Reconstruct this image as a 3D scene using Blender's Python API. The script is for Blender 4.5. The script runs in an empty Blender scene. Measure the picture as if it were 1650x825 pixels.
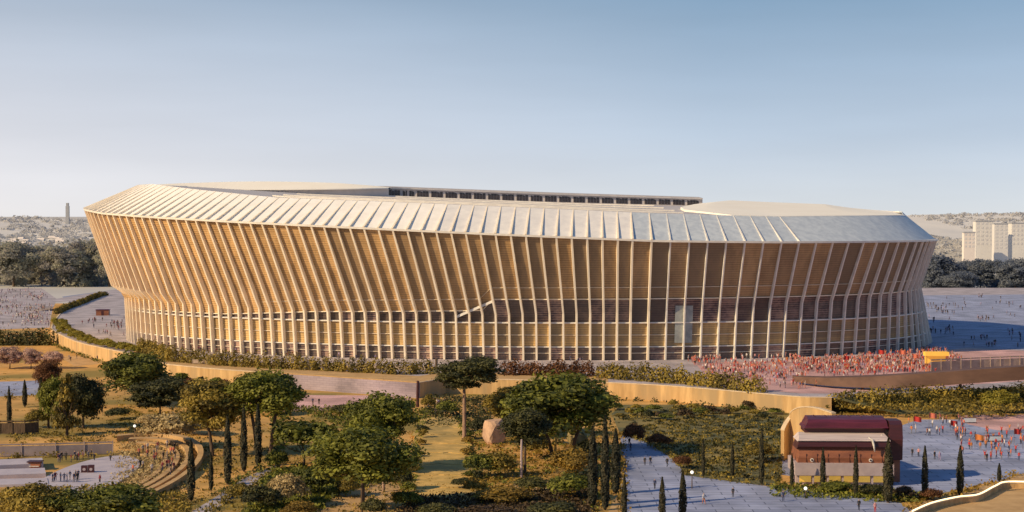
import bpy, bmesh, math, random
import numpy as np
from mathutils import Vector, Matrix
random.seed(7); RNG = np.random.default_rng(11)
scene = bpy.context.scene
COL = scene.collection
R = math.radians

# ------------------------------------------------------------------ camera
F, CX, CY, HOR, CAMZ = 2700.0, 825.0, 412.5, 345.0, 44.0
PITCH = math.atan((CY - HOR) / F)
cam = bpy.data.cameras.new('camera'); cam_o = bpy.data.objects.new('camera', cam); COL.objects.link(cam_o)
cam.sensor_width = 36.0; cam.lens = 36.0 * F / 1650.0; cam.clip_start = 1; cam.clip_end = 60000
cam_o.location = (0, 0, CAMZ); cam_o.rotation_euler = (R(90) - PITCH, 0, 0)
scene.camera = cam_o
GZ = -4.0

def ray(px, py):
    dx, dy = (px - CX) / F, (CY - py) / F
    c, s = math.cos(PITCH), math.sin(PITCH)
    return Vector((dx, c + dy * s, -s + dy * c))
def G(px, py, z=GZ):
    d = ray(px, py); t = (z - CAMZ) / d.z
    return Vector((d.x * t, d.y * t, z))
def P(px, py, Y):
    d = ray(px, py); t = Y / d.y
    return Vector((d.x * t, Y, CAMZ + d.z * t))
def tab(x, pts):
    return float(np.interp(x, [p[0] for p in pts], [p[1] for p in pts]))

# ------------------------------------------------------------------ render look
scene.view_settings.view_transform = 'Standard'
scene.view_settings.look = 'None'
scene.view_settings.exposure = 0
scene.render.engine = 'CYCLES'
scene.cycles.max_bounces = 6

# ------------------------------------------------------------------ light
SUN_EL, SUN_AZ = R(30), R(-117)          # azimuth measured from +Y clockwise (negative = left)
sd = Vector((math.sin(SUN_AZ) * math.cos(SUN_EL), math.cos(SUN_AZ) * math.cos(SUN_EL), math.sin(SUN_EL)))
sun = bpy.data.lights.new('sun', 'SUN'); sun_o = bpy.data.objects.new('sun', sun); COL.objects.link(sun_o)
sun.energy = 5.0; sun.angle = R(0.6); sun.color = (1.0, 0.75, 0.43)
sun_o.rotation_euler = sd.to_track_quat('Z', 'Y').to_euler(); sun_o.location = (-200, -100, 200)

world = bpy.data.worlds.new('World'); scene.world = world; world.use_nodes = True
nt = world.node_tree; nt.nodes.clear()
def N(tree, t, **kw):
    n = tree.nodes.new(t)
    for k, v in kw.items(): setattr(n, k, v)
    return n
tc = N(nt, 'ShaderNodeTexCoord')
sep = N(nt, 'ShaderNodeSeparateXYZ'); nt.links.new(tc.outputs['Generated'], sep.inputs[0])
mz = N(nt, 'ShaderNodeMath', operation='MULTIPLY_ADD'); nt.links.new(sep.outputs[2], mz.inputs[0]); mz.inputs[1].default_value = 3.2; mz.inputs[2].default_value = 0.06
cmb = N(nt, 'ShaderNodeCombineXYZ')
nt.links.new(sep.outputs[0], cmb.inputs[0]); nt.links.new(sep.outputs[1], cmb.inputs[1]); nt.links.new(mz.outputs[0], cmb.inputs[2])
nrm = N(nt, 'ShaderNodeVectorMath', operation='NORMALIZE'); nt.links.new(cmb.outputs[0], nrm.inputs[0])
sky = N(nt, 'ShaderNodeTexSky', sky_type='NISHITA'); sky.sun_disc = False
sky.sun_elevation = SUN_EL; sky.sun_rotation = SUN_AZ; sky.dust_density = 0.8; sky.air_density = 1.0; sky.ozone_density = 1.2
nt.links.new(nrm.outputs[0], sky.inputs['Vector'])
# thin high cloud veil
cn = N(nt, 'ShaderNodeTexNoise'); cn.inputs['Scale'].default_value = 3.0; cn.inputs['Detail'].default_value = 6
cs = N(nt, 'ShaderNodeVectorMath', operation='MULTIPLY'); cs.inputs[1].default_value = (1.2, 1, 9)
nt.links.new(tc.outputs['Generated'], cs.inputs[0]); nt.links.new(cs.outputs[0], cn.inputs['Vector'])
cr = N(nt, 'ShaderNodeMapRange'); cr.inputs[1].default_value = .35; cr.inputs[2].default_value = .75; cr.inputs[3].default_value = .96; cr.inputs[4].default_value = 1.05
nt.links.new(cn.outputs['Fac'], cr.inputs[0])
ml = N(nt, 'ShaderNodeVectorMath', operation='SCALE'); nt.links.new(sky.outputs[0], ml.inputs[0]); nt.links.new(cr.outputs[0], ml.inputs['Scale'])
# hazy evening gradient by elevation, a little warmer and brighter toward the sun
ramp = N(nt, 'ShaderNodeValToRGB'); cr_ = ramp.color_ramp
stops = [(0.0, (.74, .765, .81)), (.05, (.69, .735, .80)), (.14, (.57, .665, .785)), (.26, (.43, .56, .715)), (.38, (.275, .42, .585)), (.7, (.13, .24, .39)), (1.0, (.09, .18, .33))]
while len(cr_.elements) < len(stops): cr_.elements.new(.5)
for e, (p, c) in zip(cr_.elements, stops): e.position = p; e.color = (*c, 1)
rz = N(nt, 'ShaderNodeMath', operation='MULTIPLY'); rz.inputs[1].default_value = 3.0; rz.use_clamp = True
nt.links.new(sep.outputs[2], rz.inputs[0]); nt.links.new(rz.outputs[0], ramp.inputs[0])
sx = N(nt, 'ShaderNodeMapRange'); sx.inputs[1].default_value = .12; sx.inputs[2].default_value = -.42; sx.inputs[3].default_value = 0; sx.inputs[4].default_value = 1.0
nt.links.new(sep.outputs[0], sx.inputs[0])
zf = N(nt, 'ShaderNodeMapRange'); zf.inputs[1].default_value = .2; zf.inputs[2].default_value = 0; nt.links.new(sep.outputs[2], zf.inputs[0])
gl = N(nt, 'ShaderNodeMath', operation='MULTIPLY'); nt.links.new(sx.outputs[0], gl.inputs[0]); nt.links.new(zf.outputs[0], gl.inputs[1])
wm = N(nt, 'ShaderNodeMix', data_type='RGBA'); wm.inputs[7].default_value = (.96, .90, .90, 1)
nt.links.new(gl.outputs[0], wm.inputs[0]); nt.links.new(ramp.outputs[0], wm.inputs[6])
ml2 = N(nt, 'ShaderNodeVectorMath', operation='SCALE'); ml2.inputs['Scale'].default_value = .10; nt.links.new(sky.outputs[0], ml2.inputs[0])
ml.inputs[0].default_value = (0, 0, 0)
mxs = N(nt, 'ShaderNodeMix', data_type='RGBA'); mxs.inputs[0].default_value = .85
nt.links.new(ml2.outputs[0], mxs.inputs[6]); nt.links.new(wm.outputs[2], mxs.inputs[7])
nt.links.new(mxs.outputs[2], ml.inputs[0])
bg = N(nt, 'ShaderNodeBackground'); bg.inputs[1].default_value = 1.0
wo = N(nt, 'ShaderNodeOutputWorld')
nt.links.new(ml.outputs[0], bg.inputs[0]); nt.links.new(bg.outputs[0], wo.inputs[0])

# ------------------------------------------------------------------ materials
MATS = {}
def mat(name, c1, c2=None, scale=0.2, rough=0.85, detail=6, stretch=(1, 1, 1), coord='world', bump=0.0, metallic=0.0, c3=None, scale3=0.02, emit=None, lo=.38, hi=.62):
    if name in MATS: return MATS[name]
    m = bpy.data.materials.new(name); m.use_nodes = True
    t = m.node_tree; b = t.nodes['Principled BSDF']
    b.inputs['Roughness'].default_value = rough; b.inputs['Metallic'].default_value = metallic
    if c2 is None: c2 = tuple(x * .82 for x in c1)
    if coord == 'world':
        g = N(t, 'ShaderNodeNewGeometry'); src = g.outputs['Position']
    else:
        g = N(t, 'ShaderNodeTexCoord'); src = g.outputs['Object']
    mp = N(t, 'ShaderNodeVectorMath', operation='MULTIPLY'); mp.inputs[1].default_value = stretch
    t.links.new(src, mp.inputs[0])
    n = N(t, 'ShaderNodeTexNoise'); n.inputs['Scale'].default_value = scale; n.inputs['Detail'].default_value = detail; n.inputs['Roughness'].default_value = .62
    t.links.new(mp.outputs[0], n.inputs['Vector'])
    r = N(t, 'ShaderNodeMapRange'); r.inputs[1].default_value = lo; r.inputs[2].default_value = hi
    t.links.new(n.outputs['Fac'], r.inputs[0])
    mx = N(t, 'ShaderNodeMix', data_type='RGBA'); mx.inputs[6].default_value = (*c1, 1); mx.inputs[7].default_value = (*c2, 1)
    t.links.new(r.outputs[0], mx.inputs[0]); out = mx.outputs[2]
    if c3:
        n3 = N(t, 'ShaderNodeTexNoise'); n3.inputs['Scale'].default_value = scale3; n3.inputs['Detail'].default_value = 5
        t.links.new(mp.outputs[0], n3.inputs['Vector'])
        r3 = N(t, 'ShaderNodeMapRange'); r3.inputs[1].default_value = .48; r3.inputs[2].default_value = .62
        t.links.new(n3.outputs['Fac'], r3.inputs[0])
        m3 = N(t, 'ShaderNodeMix', data_type='RGBA'); m3.inputs[7].default_value = (*c3, 1)
        t.links.new(r3.outputs[0], m3.inputs[0]); t.links.new(out, m3.inputs[6]); out = m3.outputs[2]
    t.links.new(out, b.inputs['Base Color'])
    if bump:
        bp = N(t, 'ShaderNodeBump'); bp.inputs['Strength'].default_value = bump; bp.inputs['Distance'].default_value = .3
        t.links.new(n.outputs['Fac'], bp.inputs['Height']); t.links.new(bp.outputs[0], b.inputs['Normal'])
    if emit:
        b.inputs['Emission Color'].default_value = (*emit[0], 1); b.inputs['Emission Strength'].default_value = emit[1]
    MATS[name] = m
    return m

def leafmat(name, dark, light, rough=.7, trans=.25):
    if name in MATS: return MATS[name]
    m = bpy.data.materials.new(name); m.use_nodes = True
    t = m.node_tree; b = t.nodes['Principled BSDF']; b.inputs['Roughness'].default_value = rough
    a = N(t, 'ShaderNodeAttribute'); a.attribute_name = 'tone'
    oi = N(t, 'ShaderNodeObjectInfo')
    ad = N(t, 'ShaderNodeMath', operation='MULTIPLY_ADD'); ad.inputs[1].default_value = .35; t.links.new(oi.outputs['Random'], ad.inputs[0])
    t.links.new(a.outputs['Fac'], ad.inputs[2])
    sb = N(t, 'ShaderNodeMath', operation='SUBTRACT'); sb.use_clamp = True; sb.inputs[1].default_value = .17; t.links.new(ad.outputs[0], sb.inputs[0])
    mx = N(t, 'ShaderNodeMix', data_type='RGBA'); mx.inputs[6].default_value = (*dark, 1); mx.inputs[7].default_value = (*light, 1)
    t.links.new(sb.outputs[0], mx.inputs[0]); t.links.new(mx.outputs[2], b.inputs['Base Color'])
    tr = N(t, 'ShaderNodeBsdfTranslucent'); t.links.new(mx.outputs[2], tr.inputs[0])
    ms = N(t, 'ShaderNodeMixShader'); ms.inputs[0].default_value = trans
    t.links.new(b.outputs[0], ms.inputs[1]); t.links.new(tr.outputs[0], ms.inputs[2])
    t.links.new(ms.outputs[0], t.nodes['Material Output'].inputs[0])
    MATS[name] = m
    return m

def brickmat(name, c1, c2, mortar, bw, bh, scale=1.0, rough=.8, msize=.02, axis='xy'):
    if name in MATS: return MATS[name]
    m = bpy.data.materials.new(name); m.use_nodes = True
    t = m.node_tree; b = t.nodes['Principled BSDF']; b.inputs['Roughness'].default_value = rough
    g = N(t, 'ShaderNodeNewGeometry')
    src = g.outputs['Position']
    if axis == 'xz':
        s = N(t, 'ShaderNodeSeparateXYZ'); t.links.new(src, s.inputs[0]); c = N(t, 'ShaderNodeCombineXYZ')
        t.links.new(s.outputs[0], c.inputs[0]); t.links.new(s.outputs[2], c.inputs[1]); src = c.outputs[0]
    br = N(t, 'ShaderNodeTexBrick'); br.inputs['Color1'].default_value = (*c1, 1); br.inputs['Color2'].default_value = (*c2, 1); br.inputs['Mortar'].default_value = (*mortar, 1)
    br.inputs['Scale'].default_value = scale; br.inputs['Brick Width'].default_value = bw; br.inputs['Row Height'].default_value = bh; br.inputs['Mortar Size'].default_value = msize
    t.links.new(src, br.inputs['Vector'])
    n = N(t, 'ShaderNodeTexNoise'); n.inputs['Scale'].default_value = .12; n.inputs['Detail'].default_value = 8; t.links.new(g.outputs['Position'], n.inputs['Vector'])
    r = N(t, 'ShaderNodeMapRange'); r.inputs[1].default_value = .35; r.inputs[2].default_value = .65; r.inputs[3].default_value = .68; r.inputs[4].default_value = 1.15; t.links.new(n.outputs['Fac'], r.inputs[0])
    v = N(t, 'ShaderNodeVectorMath', operation='SCALE'); t.links.new(br.outputs[0], v.inputs[0]); t.links.new(r.outputs[0], v.inputs['Scale'])
    t.links.new(v.outputs[0], b.inputs['Base Color'])
    MATS[name] = m
    return m

def screenmat(name, c1, c2, zscale, rough=.55):
    """woven brown facade mesh: fine horizontal courses plus bay to bay variation and painted shade"""
    m = bpy.data.materials.new(name); m.use_nodes = True
    t = m.node_tree; b = t.nodes['Principled BSDF']; b.inputs['Roughness'].default_value = rough
    g = N(t, 'ShaderNodeNewGeometry'); s = N(t, 'ShaderNodeSeparateXYZ'); t.links.new(g.outputs['Position'], s.inputs[0])
    c = N(t, 'ShaderNodeCombineXYZ'); t.links.new(s.outputs[0], c.inputs[0]); t.links.new(s.outputs[1], c.inputs[1])
    mz_ = N(t, 'ShaderNodeMath', operation='MULTIPLY'); mz_.inputs[1].default_value = zscale; t.links.new(s.outputs[2], mz_.inputs[0]); t.links.new(mz_.outputs[0], c.inputs[2])
    n = N(t, 'ShaderNodeTexNoise'); n.inputs['Scale'].default_value = .25; n.inputs['Detail'].default_value = 8; n.inputs['Roughness'].default_value = .7; t.links.new(c.outputs[0], n.inputs['Vector'])
    w = N(t, 'ShaderNodeMath', operation='SINE'); wz = N(t, 'ShaderNodeMath', operation='MULTIPLY'); wz.inputs[1].default_value = 9.0
    t.links.new(s.outputs[2], wz.inputs[0]); t.links.new(wz.outputs[0], w.inputs[0])
    ad = N(t, 'ShaderNodeMath', operation='MULTIPLY_ADD'); ad.inputs[1].default_value = .10; t.links.new(w.outputs[0], ad.inputs[0]); t.links.new(n.outputs['Fac'], ad.inputs[2])
    r = N(t, 'ShaderNodeMapRange'); r.inputs[1].default_value = .35; r.inputs[2].default_value = .65; t.links.new(ad.outputs[0], r.inputs[0])
    mx = N(t, 'ShaderNodeMix', data_type='RGBA'); mx.inputs[6].default_value = (*c1, 1); mx.inputs[7].default_value = (*c2, 1)
    t.links.new(r.outputs[0], mx.inputs[0])
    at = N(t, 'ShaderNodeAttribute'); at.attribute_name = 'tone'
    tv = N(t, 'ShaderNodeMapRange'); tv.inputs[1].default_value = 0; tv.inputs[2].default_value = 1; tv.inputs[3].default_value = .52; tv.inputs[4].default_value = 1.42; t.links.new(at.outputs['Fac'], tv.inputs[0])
    dk = N(t, 'ShaderNodeMapRange'); dk.inputs[1].default_value = .5; dk.inputs[2].default_value = 0; dk.inputs[3].default_value = 0; dk.inputs[4].default_value = .75; t.links.new(at.outputs['Fac'], dk.inputs[0])  # low tone browns and darkens the screen, painting shade into its colour
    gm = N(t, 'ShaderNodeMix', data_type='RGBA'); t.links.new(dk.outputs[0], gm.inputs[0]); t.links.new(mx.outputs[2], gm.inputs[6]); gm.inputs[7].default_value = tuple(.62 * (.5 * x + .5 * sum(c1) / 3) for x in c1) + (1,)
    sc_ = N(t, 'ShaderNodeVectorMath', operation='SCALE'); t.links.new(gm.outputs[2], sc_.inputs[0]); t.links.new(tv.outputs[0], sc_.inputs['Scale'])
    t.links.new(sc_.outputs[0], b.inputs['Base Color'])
    MATS[name] = m
    return m

def glassmat(name, c, c2, zs=1.0):
    m = mat(name, c, c2, scale=.35, rough=.18, stretch=(1, 1, zs), lo=.3, hi=.7)
    return m

# ------------------------------------------------------------------ object helpers
def tag(o, label=None, cat=None, group=None, kind=None):
    if label: o['label'] = label
    if cat: o['category'] = cat
    if group: o['group'] = group
    if kind: o['kind'] = kind
    return o
def empty(name, loc, rz=0):
    o = bpy.data.objects.new(name, None); COL.objects.link(o); o.location = loc; o.rotation_euler = (0, 0, rz); o.empty_display_size = .5
    return o
def link(name, mesh, parent=None, loc=(0, 0, 0)):
    o = bpy.data.objects.new(name, mesh); COL.objects.link(o); o.location = loc
    if parent: o.parent = parent
    return o

class MB:
    def __init__(s): s.v = []; s.f = []; s.mi = []
    def quad(s, a, b, c, d, mi=0):
        i = len(s.v); s.v += [tuple(a), tuple(b), tuple(c), tuple(d)]; s.f.append((i, i + 1, i + 2, i + 3)); s.mi.append(mi)
    def poly(s, pts, mi=0):
        i = len(s.v); s.v += [tuple(p) for p in pts]; s.f.append(tuple(range(i, i + len(pts)))); s.mi.append(mi)
    def hexa(s, b, mi=0):           # 8 corners: bottom 4 ccw, top 4 ccw
        i = len(s.v); s.v += [tuple(p) for p in b]
        for q in ((3, 2, 1, 0), (4, 5, 6, 7), (0, 1, 5, 4), (1, 2, 6, 5), (2, 3, 7, 6), (3, 0, 4, 7)):
            s.f.append(tuple(i + k for k in q)); s.mi.append(mi)
    def box(s, x0, x1, y0, y1, z0, z1, mi=0):
        s.hexa([(x0, y0, z0), (x1, y0, z0), (x1, y1, z0), (x0, y1, z0), (x0, y0, z1), (x1, y0, z1), (x1, y1, z1), (x0, y1, z1)], mi)
    def tube(s, pts, rads, n=8, cap=True, mi=0):
        pts = [Vector(p) for p in pts]; rings = []
        for k, p in enumerate(pts):
            d = (pts[min(k + 1, len(pts) - 1)] - pts[max(k - 1, 0)]).normalized()
            a = d.orthogonal().normalized(); b = d.cross(a)
            i = len(s.v)
            for j in range(n):
                t = 2 * math.pi * j / n
                s.v.append(tuple(p + (a * math.cos(t) + b * math.sin(t)) * rads[k]))
            rings.append(i)
        # align rings by nearest start
        for r0, r1 in zip(rings, rings[1:]):
            best = min(range(n), key=lambda q: (Vector(s.v[r0]) - Vector(s.v[r1 + q])).length)
            for j in range(n):
                s.f.append((r0 + j, r0 + (j + 1) % n, r1 + (j + 1 + best) % n, r1 + (j + best) % n)); s.mi.append(mi)
        if cap:
            s.f.append(tuple(rings[0] + j for j in reversed(range(n)))); s.mi.append(mi)
            s.f.append(tuple(rings[-1] + j for j in range(n))); s.mi.append(mi)
    def ball(s, c, r, n=10, m=6, mi=0, sq=(1, 1, 1)):
        i = len(s.v); c = Vector(c)
        for a in range(1, m):
            for b in range(n):
                th = math.pi * a / m; ph = 2 * math.pi * b / n
                s.v.append((c.x + r * sq[0] * math.sin(th) * math.cos(ph), c.y + r * sq[1] * math.sin(th) * math.sin(ph), c.z + r * sq[2] * math.cos(th)))
        for a in range(m - 2):
            for b in range(n):
                s.f.append((i + a * n + b, i + (a + 1) * n + b, i + (a + 1) * n + (b + 1) % n, i + a * n + (b + 1) % n)); s.mi.append(mi)
        s.f.append(tuple(i + b for b in range(n))); s.mi.append(mi)
        s.f.append(tuple(i + (m - 2) * n + b for b in reversed(range(n)))); s.mi.append(mi)
    def mesh(s, name, mats, smooth=False):
        me = bpy.data.meshes.new(name); me.from_pydata(s.v, [], s.f)
        for m in (mats if isinstance(mats, (list, tuple)) else [mats]): me.materials.append(m)
        me.polygons.foreach_set('material_index', s.mi)
        bm = bmesh.new(); bm.from_mesh(me); bmesh.ops.recalc_face_normals(bm, faces=bm.faces); bm.to_mesh(me); bm.free()
        if smooth: me.polygons.foreach_set('use_smooth', [True] * len(me.polygons))
        me.update(); return me
    def build(s, name, mats, parent=None, loc=(0, 0, 0), smooth=False):
        return link(name, s.mesh(name, mats, smooth), parent, loc)

def sheet(name, pts, m, z_off=0.0, kind='structure'):
    """flat polygon on the ground"""
    me = bpy.data.meshes.new(name)
    bm = bmesh.new(); vs = [bm.verts.new((p[0], p[1], p[2] + z_off)) for p in pts]
    f = bm.faces.new(vs); f.normal_update()
    if f.normal.z < 0: f.normal_flip()
    bmesh.ops.triangulate(bm, faces=[f]); bm.to_mesh(me); bm.free(); me.materials.append(m)
    o = link(name, me); o['kind'] = kind
    return o
def smooth_line(pts, n=6):
    """Catmull-Rom through points"""
    P_ = [Vector(p) for p in pts]; out = []
    for i in range(len(P_) - 1):
        p0, p1, p2, p3 = P_[max(i - 1, 0)], P_[i], P_[i + 1], P_[min(i + 2, len(P_) - 1)]
        for k in range(n):
            t = k / n
            out.append(.5 * ((2 * p1) + (p2 - p0) * t + (2 * p0 - 5 * p1 + 4 * p2 - p3) * t * t + (3 * p1 - p0 - 3 * p2 + p3) * t ** 3))
    out.append(P_[-1]); return out

# ------------------------------------------------------------------ foliage
def quads_mesh(name, cen, nor, size, tone, m):
    n = len(cen)
    nor = nor / (np.linalg.norm(nor, axis=1, keepdims=True) + 1e-9)
    r = RNG.normal(size=(n, 3)); a = np.cross(nor, r); a /= (np.linalg.norm(a, axis=1, keepdims=True) + 1e-9); b = np.cross(nor, a)
    sz = (size * RNG.uniform(.6, 1.3, n))[:, None]
    asp = RNG.uniform(.45, .8, n)[:, None]
    v = np.stack([cen - a * sz, cen + b * sz * asp, cen + a * sz, cen - b * sz * asp], 1).reshape(-1, 3)
    me = bpy.data.meshes.new(name)
    me.vertices.add(4 * n); me.vertices.foreach_set('co', v.astype(np.float32).ravel())
    me.loops.add(4 * n); me.loops.foreach_set('vertex_index', np.arange(4 * n, dtype=np.int32))
    me.polygons.add(n); me.polygons.foreach_set('loop_start', np.arange(0, 4 * n, 4, dtype=np.int32))
    me.update(calc_edges=True)
    at = me.attributes.new('tone', 'FLOAT', 'FACE'); at.data.foreach_set('value', np.clip(tone, 0, 1).astype(np.float32))
    me.materials.append(m)
    return me
def crown_pts(ncl, per, rc, shape):
    """clumps spread through a crown volume of half extent 1; shape(u) -> centre, scale"""
    C, Nn, T = [], [], []
    for k in range(ncl):
        c, s = shape(k)
        q = RNG.normal(size=(per, 3)); q /= np.linalg.norm(q, axis=1, keepdims=True)
        q[:, 2] = np.where(q[:, 2] < -.35, -q[:, 2] * .6, q[:, 2])
        rad = rc * s * RNG.uniform(.55, 1.08, (per, 1))
        C.append(c + q * rad * np.array([1, 1, .92])); Nn.append(q + RNG.normal(size=(per, 3)) * .45)
        T.append(np.full(per, RNG.uniform(.05, .75)) + RNG.normal(size=per) * .16)
    return np.concatenate(C), np.concatenate(Nn), np.concatenate(T)
def sph():
    q = RNG.normal(size=3); return q / np.linalg.norm(q)
def shp_round(k):
    q = sph(); q[2] = abs(q[2]) if RNG.random() < .25 else q[2]
    return q * np.array([.78, .78, .72]) * RNG.uniform(.5, 1.05), RNG.uniform(.7, 1.25)
def shp_umbrella(k):
    a = RNG.uniform(0, 6.283); r = math.sqrt(RNG.uniform(0, 1)) * .86
    return np.array([r * math.cos(a), r * math.sin(a), (.45 - .6 * r * r) + RNG.uniform(-.6, .2)]), RNG.uniform(.75, 1.2)
def shp_cone(k):
    z = RNG.uniform(-.85, .85); r = (.78 - .62 * (z + 1) / 2) * RNG.uniform(.5, 1); a = RNG.uniform(0, 6.283)
    return np.array([r * math.cos(a), r * math.sin(a), z]), RNG.uniform(.7, 1.1) * (1.15 - .5 * (z + 1) / 2)
def shp_bush(k):
    q = sph(); q[2] = abs(q[2]) * .9 - .25
    return q * np.array([.7, .7, .75]) * RNG.uniform(.4, 1), RNG.uniform(.7, 1.3)
def cyp_pts(n):
    z = RNG.uniform(-1, 1, n); u = (z + 1) / 2
    prof = np.interp(u, [0, .06, .25, .5, .75, .92, 1], [.35, .72, .95, .9, .62, .26, .04])
    a = RNG.uniform(0, 6.283, n); lump = 1 + .14 * np.sin(a * 3 + z * 9) + .1 * np.sin(a * 5 - z * 17)
    r = prof * lump * RNG.uniform(.75, 1.05, n)
    C = np.stack([r * np.cos(a), r * np.sin(a), z], 1)
    Nn = np.stack([np.cos(a), np.sin(a), np.full(n, .5)], 1) + RNG.normal(size=(n, 3)) * .4
    return C, Nn, .35 + .3 * np.sin(a * 3 + z * 9) + RNG.normal(size=n) * .15

CROWNS = {}
def crown(kind, matname):
    key = (kind, matname, random.randint(0, 2))
    if key in CROWNS: return CROWNS[key]
    m = MATS[matname]
    if kind == 'round': C, Nn, T = crown_pts(64, 230, .33, shp_round); s = .048
    elif kind == 'umbrella': C, Nn, T = crown_pts(70, 200, .30, shp_umbrella); s = .046
    elif kind == 'cone': C, Nn, T = crown_pts(44, 110, .26, shp_cone); s = .06
    elif kind == 'bush': C, Nn, T = crown_pts(26, 170, .38, shp_bush); s = .065
    elif kind == 'small': C, Nn, T = crown_pts(9, 70, .5, shp_bush); s = .15
    elif kind == 'cypress': C, Nn, T = cyp_pts(2600); s = .0
    if kind == 'cypress':
        # unit column: leaf size set in metres for a 10 m tall, 1 m wide column
        me = quads_mesh('crown', C * np.array([.75, .75, 5.0]), Nn, .19, T, m)
    else:
        me = quads_mesh('crown', C, Nn, s, T, m)
    CROWNS[key] = me
    return me

leafmat('leaf_green', (.024, .038, .005), (.26, .265, .03))
leafmat('leaf_dark', (.014, .020, .006), (.11, .105, .022), trans=.12)
leafmat('leaf_olive', (.055, .048, .009), (.44, .32, .05))
leafmat('leaf_gold', (.13, .085, .012), (.42, .27, .04))
leafmat('leaf_yellow', (.14, .13, .012), (.42, .34, .04))
leafmat('leaf_rust', (.09, .035, .012), (.24, .10, .035))
leafmat('leaf_pink', (.40, .26, .22), (.72, .52, .46))
leafmat('leaf_cream', (.30, .22, .10), (.62, .48, .24))
leafmat('leaf_cypress', (.010, .014, .006), (.055, .045, .016), trans=.08)
leafmat('leaf_brown', (.035, .022, .010), (.11, .065, .025), trans=.08)
leafmat('leaf_haze', (.31, .29, .29), (.47, .47, .34), trans=.5)  # distance haze put into the pale leaf colours
leafmat('leaf_haze_blue', (.15, .185, .26), (.25, .275, .31), trans=.5)  # haze and bluish shade mixed into the leaf colours
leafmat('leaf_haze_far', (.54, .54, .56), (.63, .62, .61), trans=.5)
BARK = mat('bark', (.13, .085, .055), (.07, .045, .03), scale=3, stretch=(1, 1, .2), coord='obj', bump=.4)
BARK_PALE = mat('bark_pale', (.40, .27, .21), (.24, .15, .11), scale=3, stretch=(1, 1, .2), coord='obj', bump=.4)

def tree(name, base, h, w, ch, kind, leaf, label, cat='tree', group=None, bark=BARK, lean=0., twin=False):
    """base on the ground, total height h, crown width w, crown height ch"""
    t = empty(name, base, random.uniform(0, 6.28)); tag(t, label, cat, group)
    zc = h - ch / 2
    c = link('crown', crown(kind, leaf), t, (0, 0, zc)); c.scale = (w / 2, w / 2, ch / 2)
    mb = MB(); r0 = max(.12, h * .022)
    nt_ = 2 if twin else 1
    for q in range(nt_):
        ox = (q - .5) * w * .22 if twin else 0
        z1 = max(h - ch * .75, h * .25)
        top = Vector((ox * 1.4 + lean, 0, z1))
        mb.tube([(ox * .6, 0, -.4), (ox * .7, 0, .3), (ox + lean * .4, .1, z1 * .55), top], [r0 * 1.5, r0 * 1.1, r0 * .9, r0 * .75], 9)
        for k in range(7):
            a = k * 0.9 + q + random.uniform(-.2, .2); rr = w * random.uniform(.2, .34)
            e = Vector((top.x + math.cos(a) * rr, math.sin(a) * rr, zc + random.uniform(-.1, .25) * ch))
            mid = top.lerp(e, .5) + Vector((0, 0, -.04 * h))
            mb.tube([top - Vector((0, 0, .4)), mid, e], [r0 * .5, r0 * .34, r0 * .12], 6)
    mb.build('trunk', bark, t, smooth=True)
    return t
def tree_px(px, py, top, l, r, kind, leaf, label, name='tree', bottom=None, gz=GZ, **kw):
    b = G(px, py, gz); s = b.y / F
    h = (py - top) * s; ch = min(h * .96, ((bottom - top) if bottom else (py - top) * .7) * s * (1.15 if kind != 'umbrella' else 1.25))
    dx = ((l + r) / 2 - px) * s
    t = tree(name, b, h, (r - l) * s * 1.1, ch, kind, leaf, label, **kw)
    t.rotation_euler = (0, 0, 0)
    for c in t.children:
        if c.name.startswith('crown'): c.location.x += dx; c.rotation_euler = (0, 0, random.uniform(0, 6.28))
    return t
def cypress(px, py, top, wpx, label, gz=GZ, leaf='leaf_cypress', group='slim cypress trees', z=None):
    b = G(px, py, gz); s = b.y / F; h = (py - top) * s; w = wpx * s
    t = empty('cypress_tree', b, random.uniform(0, 6.28)); tag(t, label, 'cypress', group)
    c = link('crown', crown('cypress', leaf), t, (0, 0, .35 + (h - .35) / 2)); c.scale = (w / 1.5, w / 1.5, (h - .35) / 10.0)
    mb = MB(); mb.tube([(0, 0, -.3), (0, 0, .5), (0, 0, h * .6)], [w * .16, w * .12, .04], 8); mb.build('trunk', BARK, t)
    return t
def bush(px, py, wpx, hpx, leaf, label, name='shrub', kind='bush', gz=GZ, group=None, cat='shrub'):
    b = G(px, py, gz); s = b.y / F
    h = hpx * s * 1.12; w = wpx * s * 1.15
    o = link(name, crown(kind, leaf), None, (b.x, b.y, gz + h * .42)); o.scale = (w / 2, w / 2, h / 2 * 1.05); o.rotation_euler = (0, 0, random.uniform(0, 6.28))
    tag(o, label, cat, group); return o
def leaf_strip(name, line, r, h, leaf, per=110, step=1.4, size=.3, jit=.6):
    C, Nn, T = [], [], []
    L = [Vector(p) for p in line]
    for a, b in zip(L, L[1:]):
        n = max(1, int((b - a).length / step))
        for k in range(n):
            p = a.lerp(b, (k + random.random()) / n)
            q = RNG.normal(size=(per, 3)); q /= np.linalg.norm(q, axis=1, keepdims=True); q[:, 2] = np.abs(q[:, 2])
            rr = r * RNG.uniform(.7, 1.15); hh = h * RNG.uniform(.65, 1.15)
            C.append(np.array(p) + q * np.array([rr, rr, hh]) * RNG.uniform(.7, 1.05, (per, 1)) + RNG.normal(size=3) * np.array([jit * .3, jit, 0]))
            Nn.append(q + RNG.normal(size=(per, 3)) * .4); T.append(np.full(per, RNG.uniform(.05, .8)) + RNG.normal(size=per) * .15)
    return link(name, quads_mesh(name, np.concatenate(C), np.concatenate(Nn), size, np.concatenate(T), MATS[leaf]))
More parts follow.
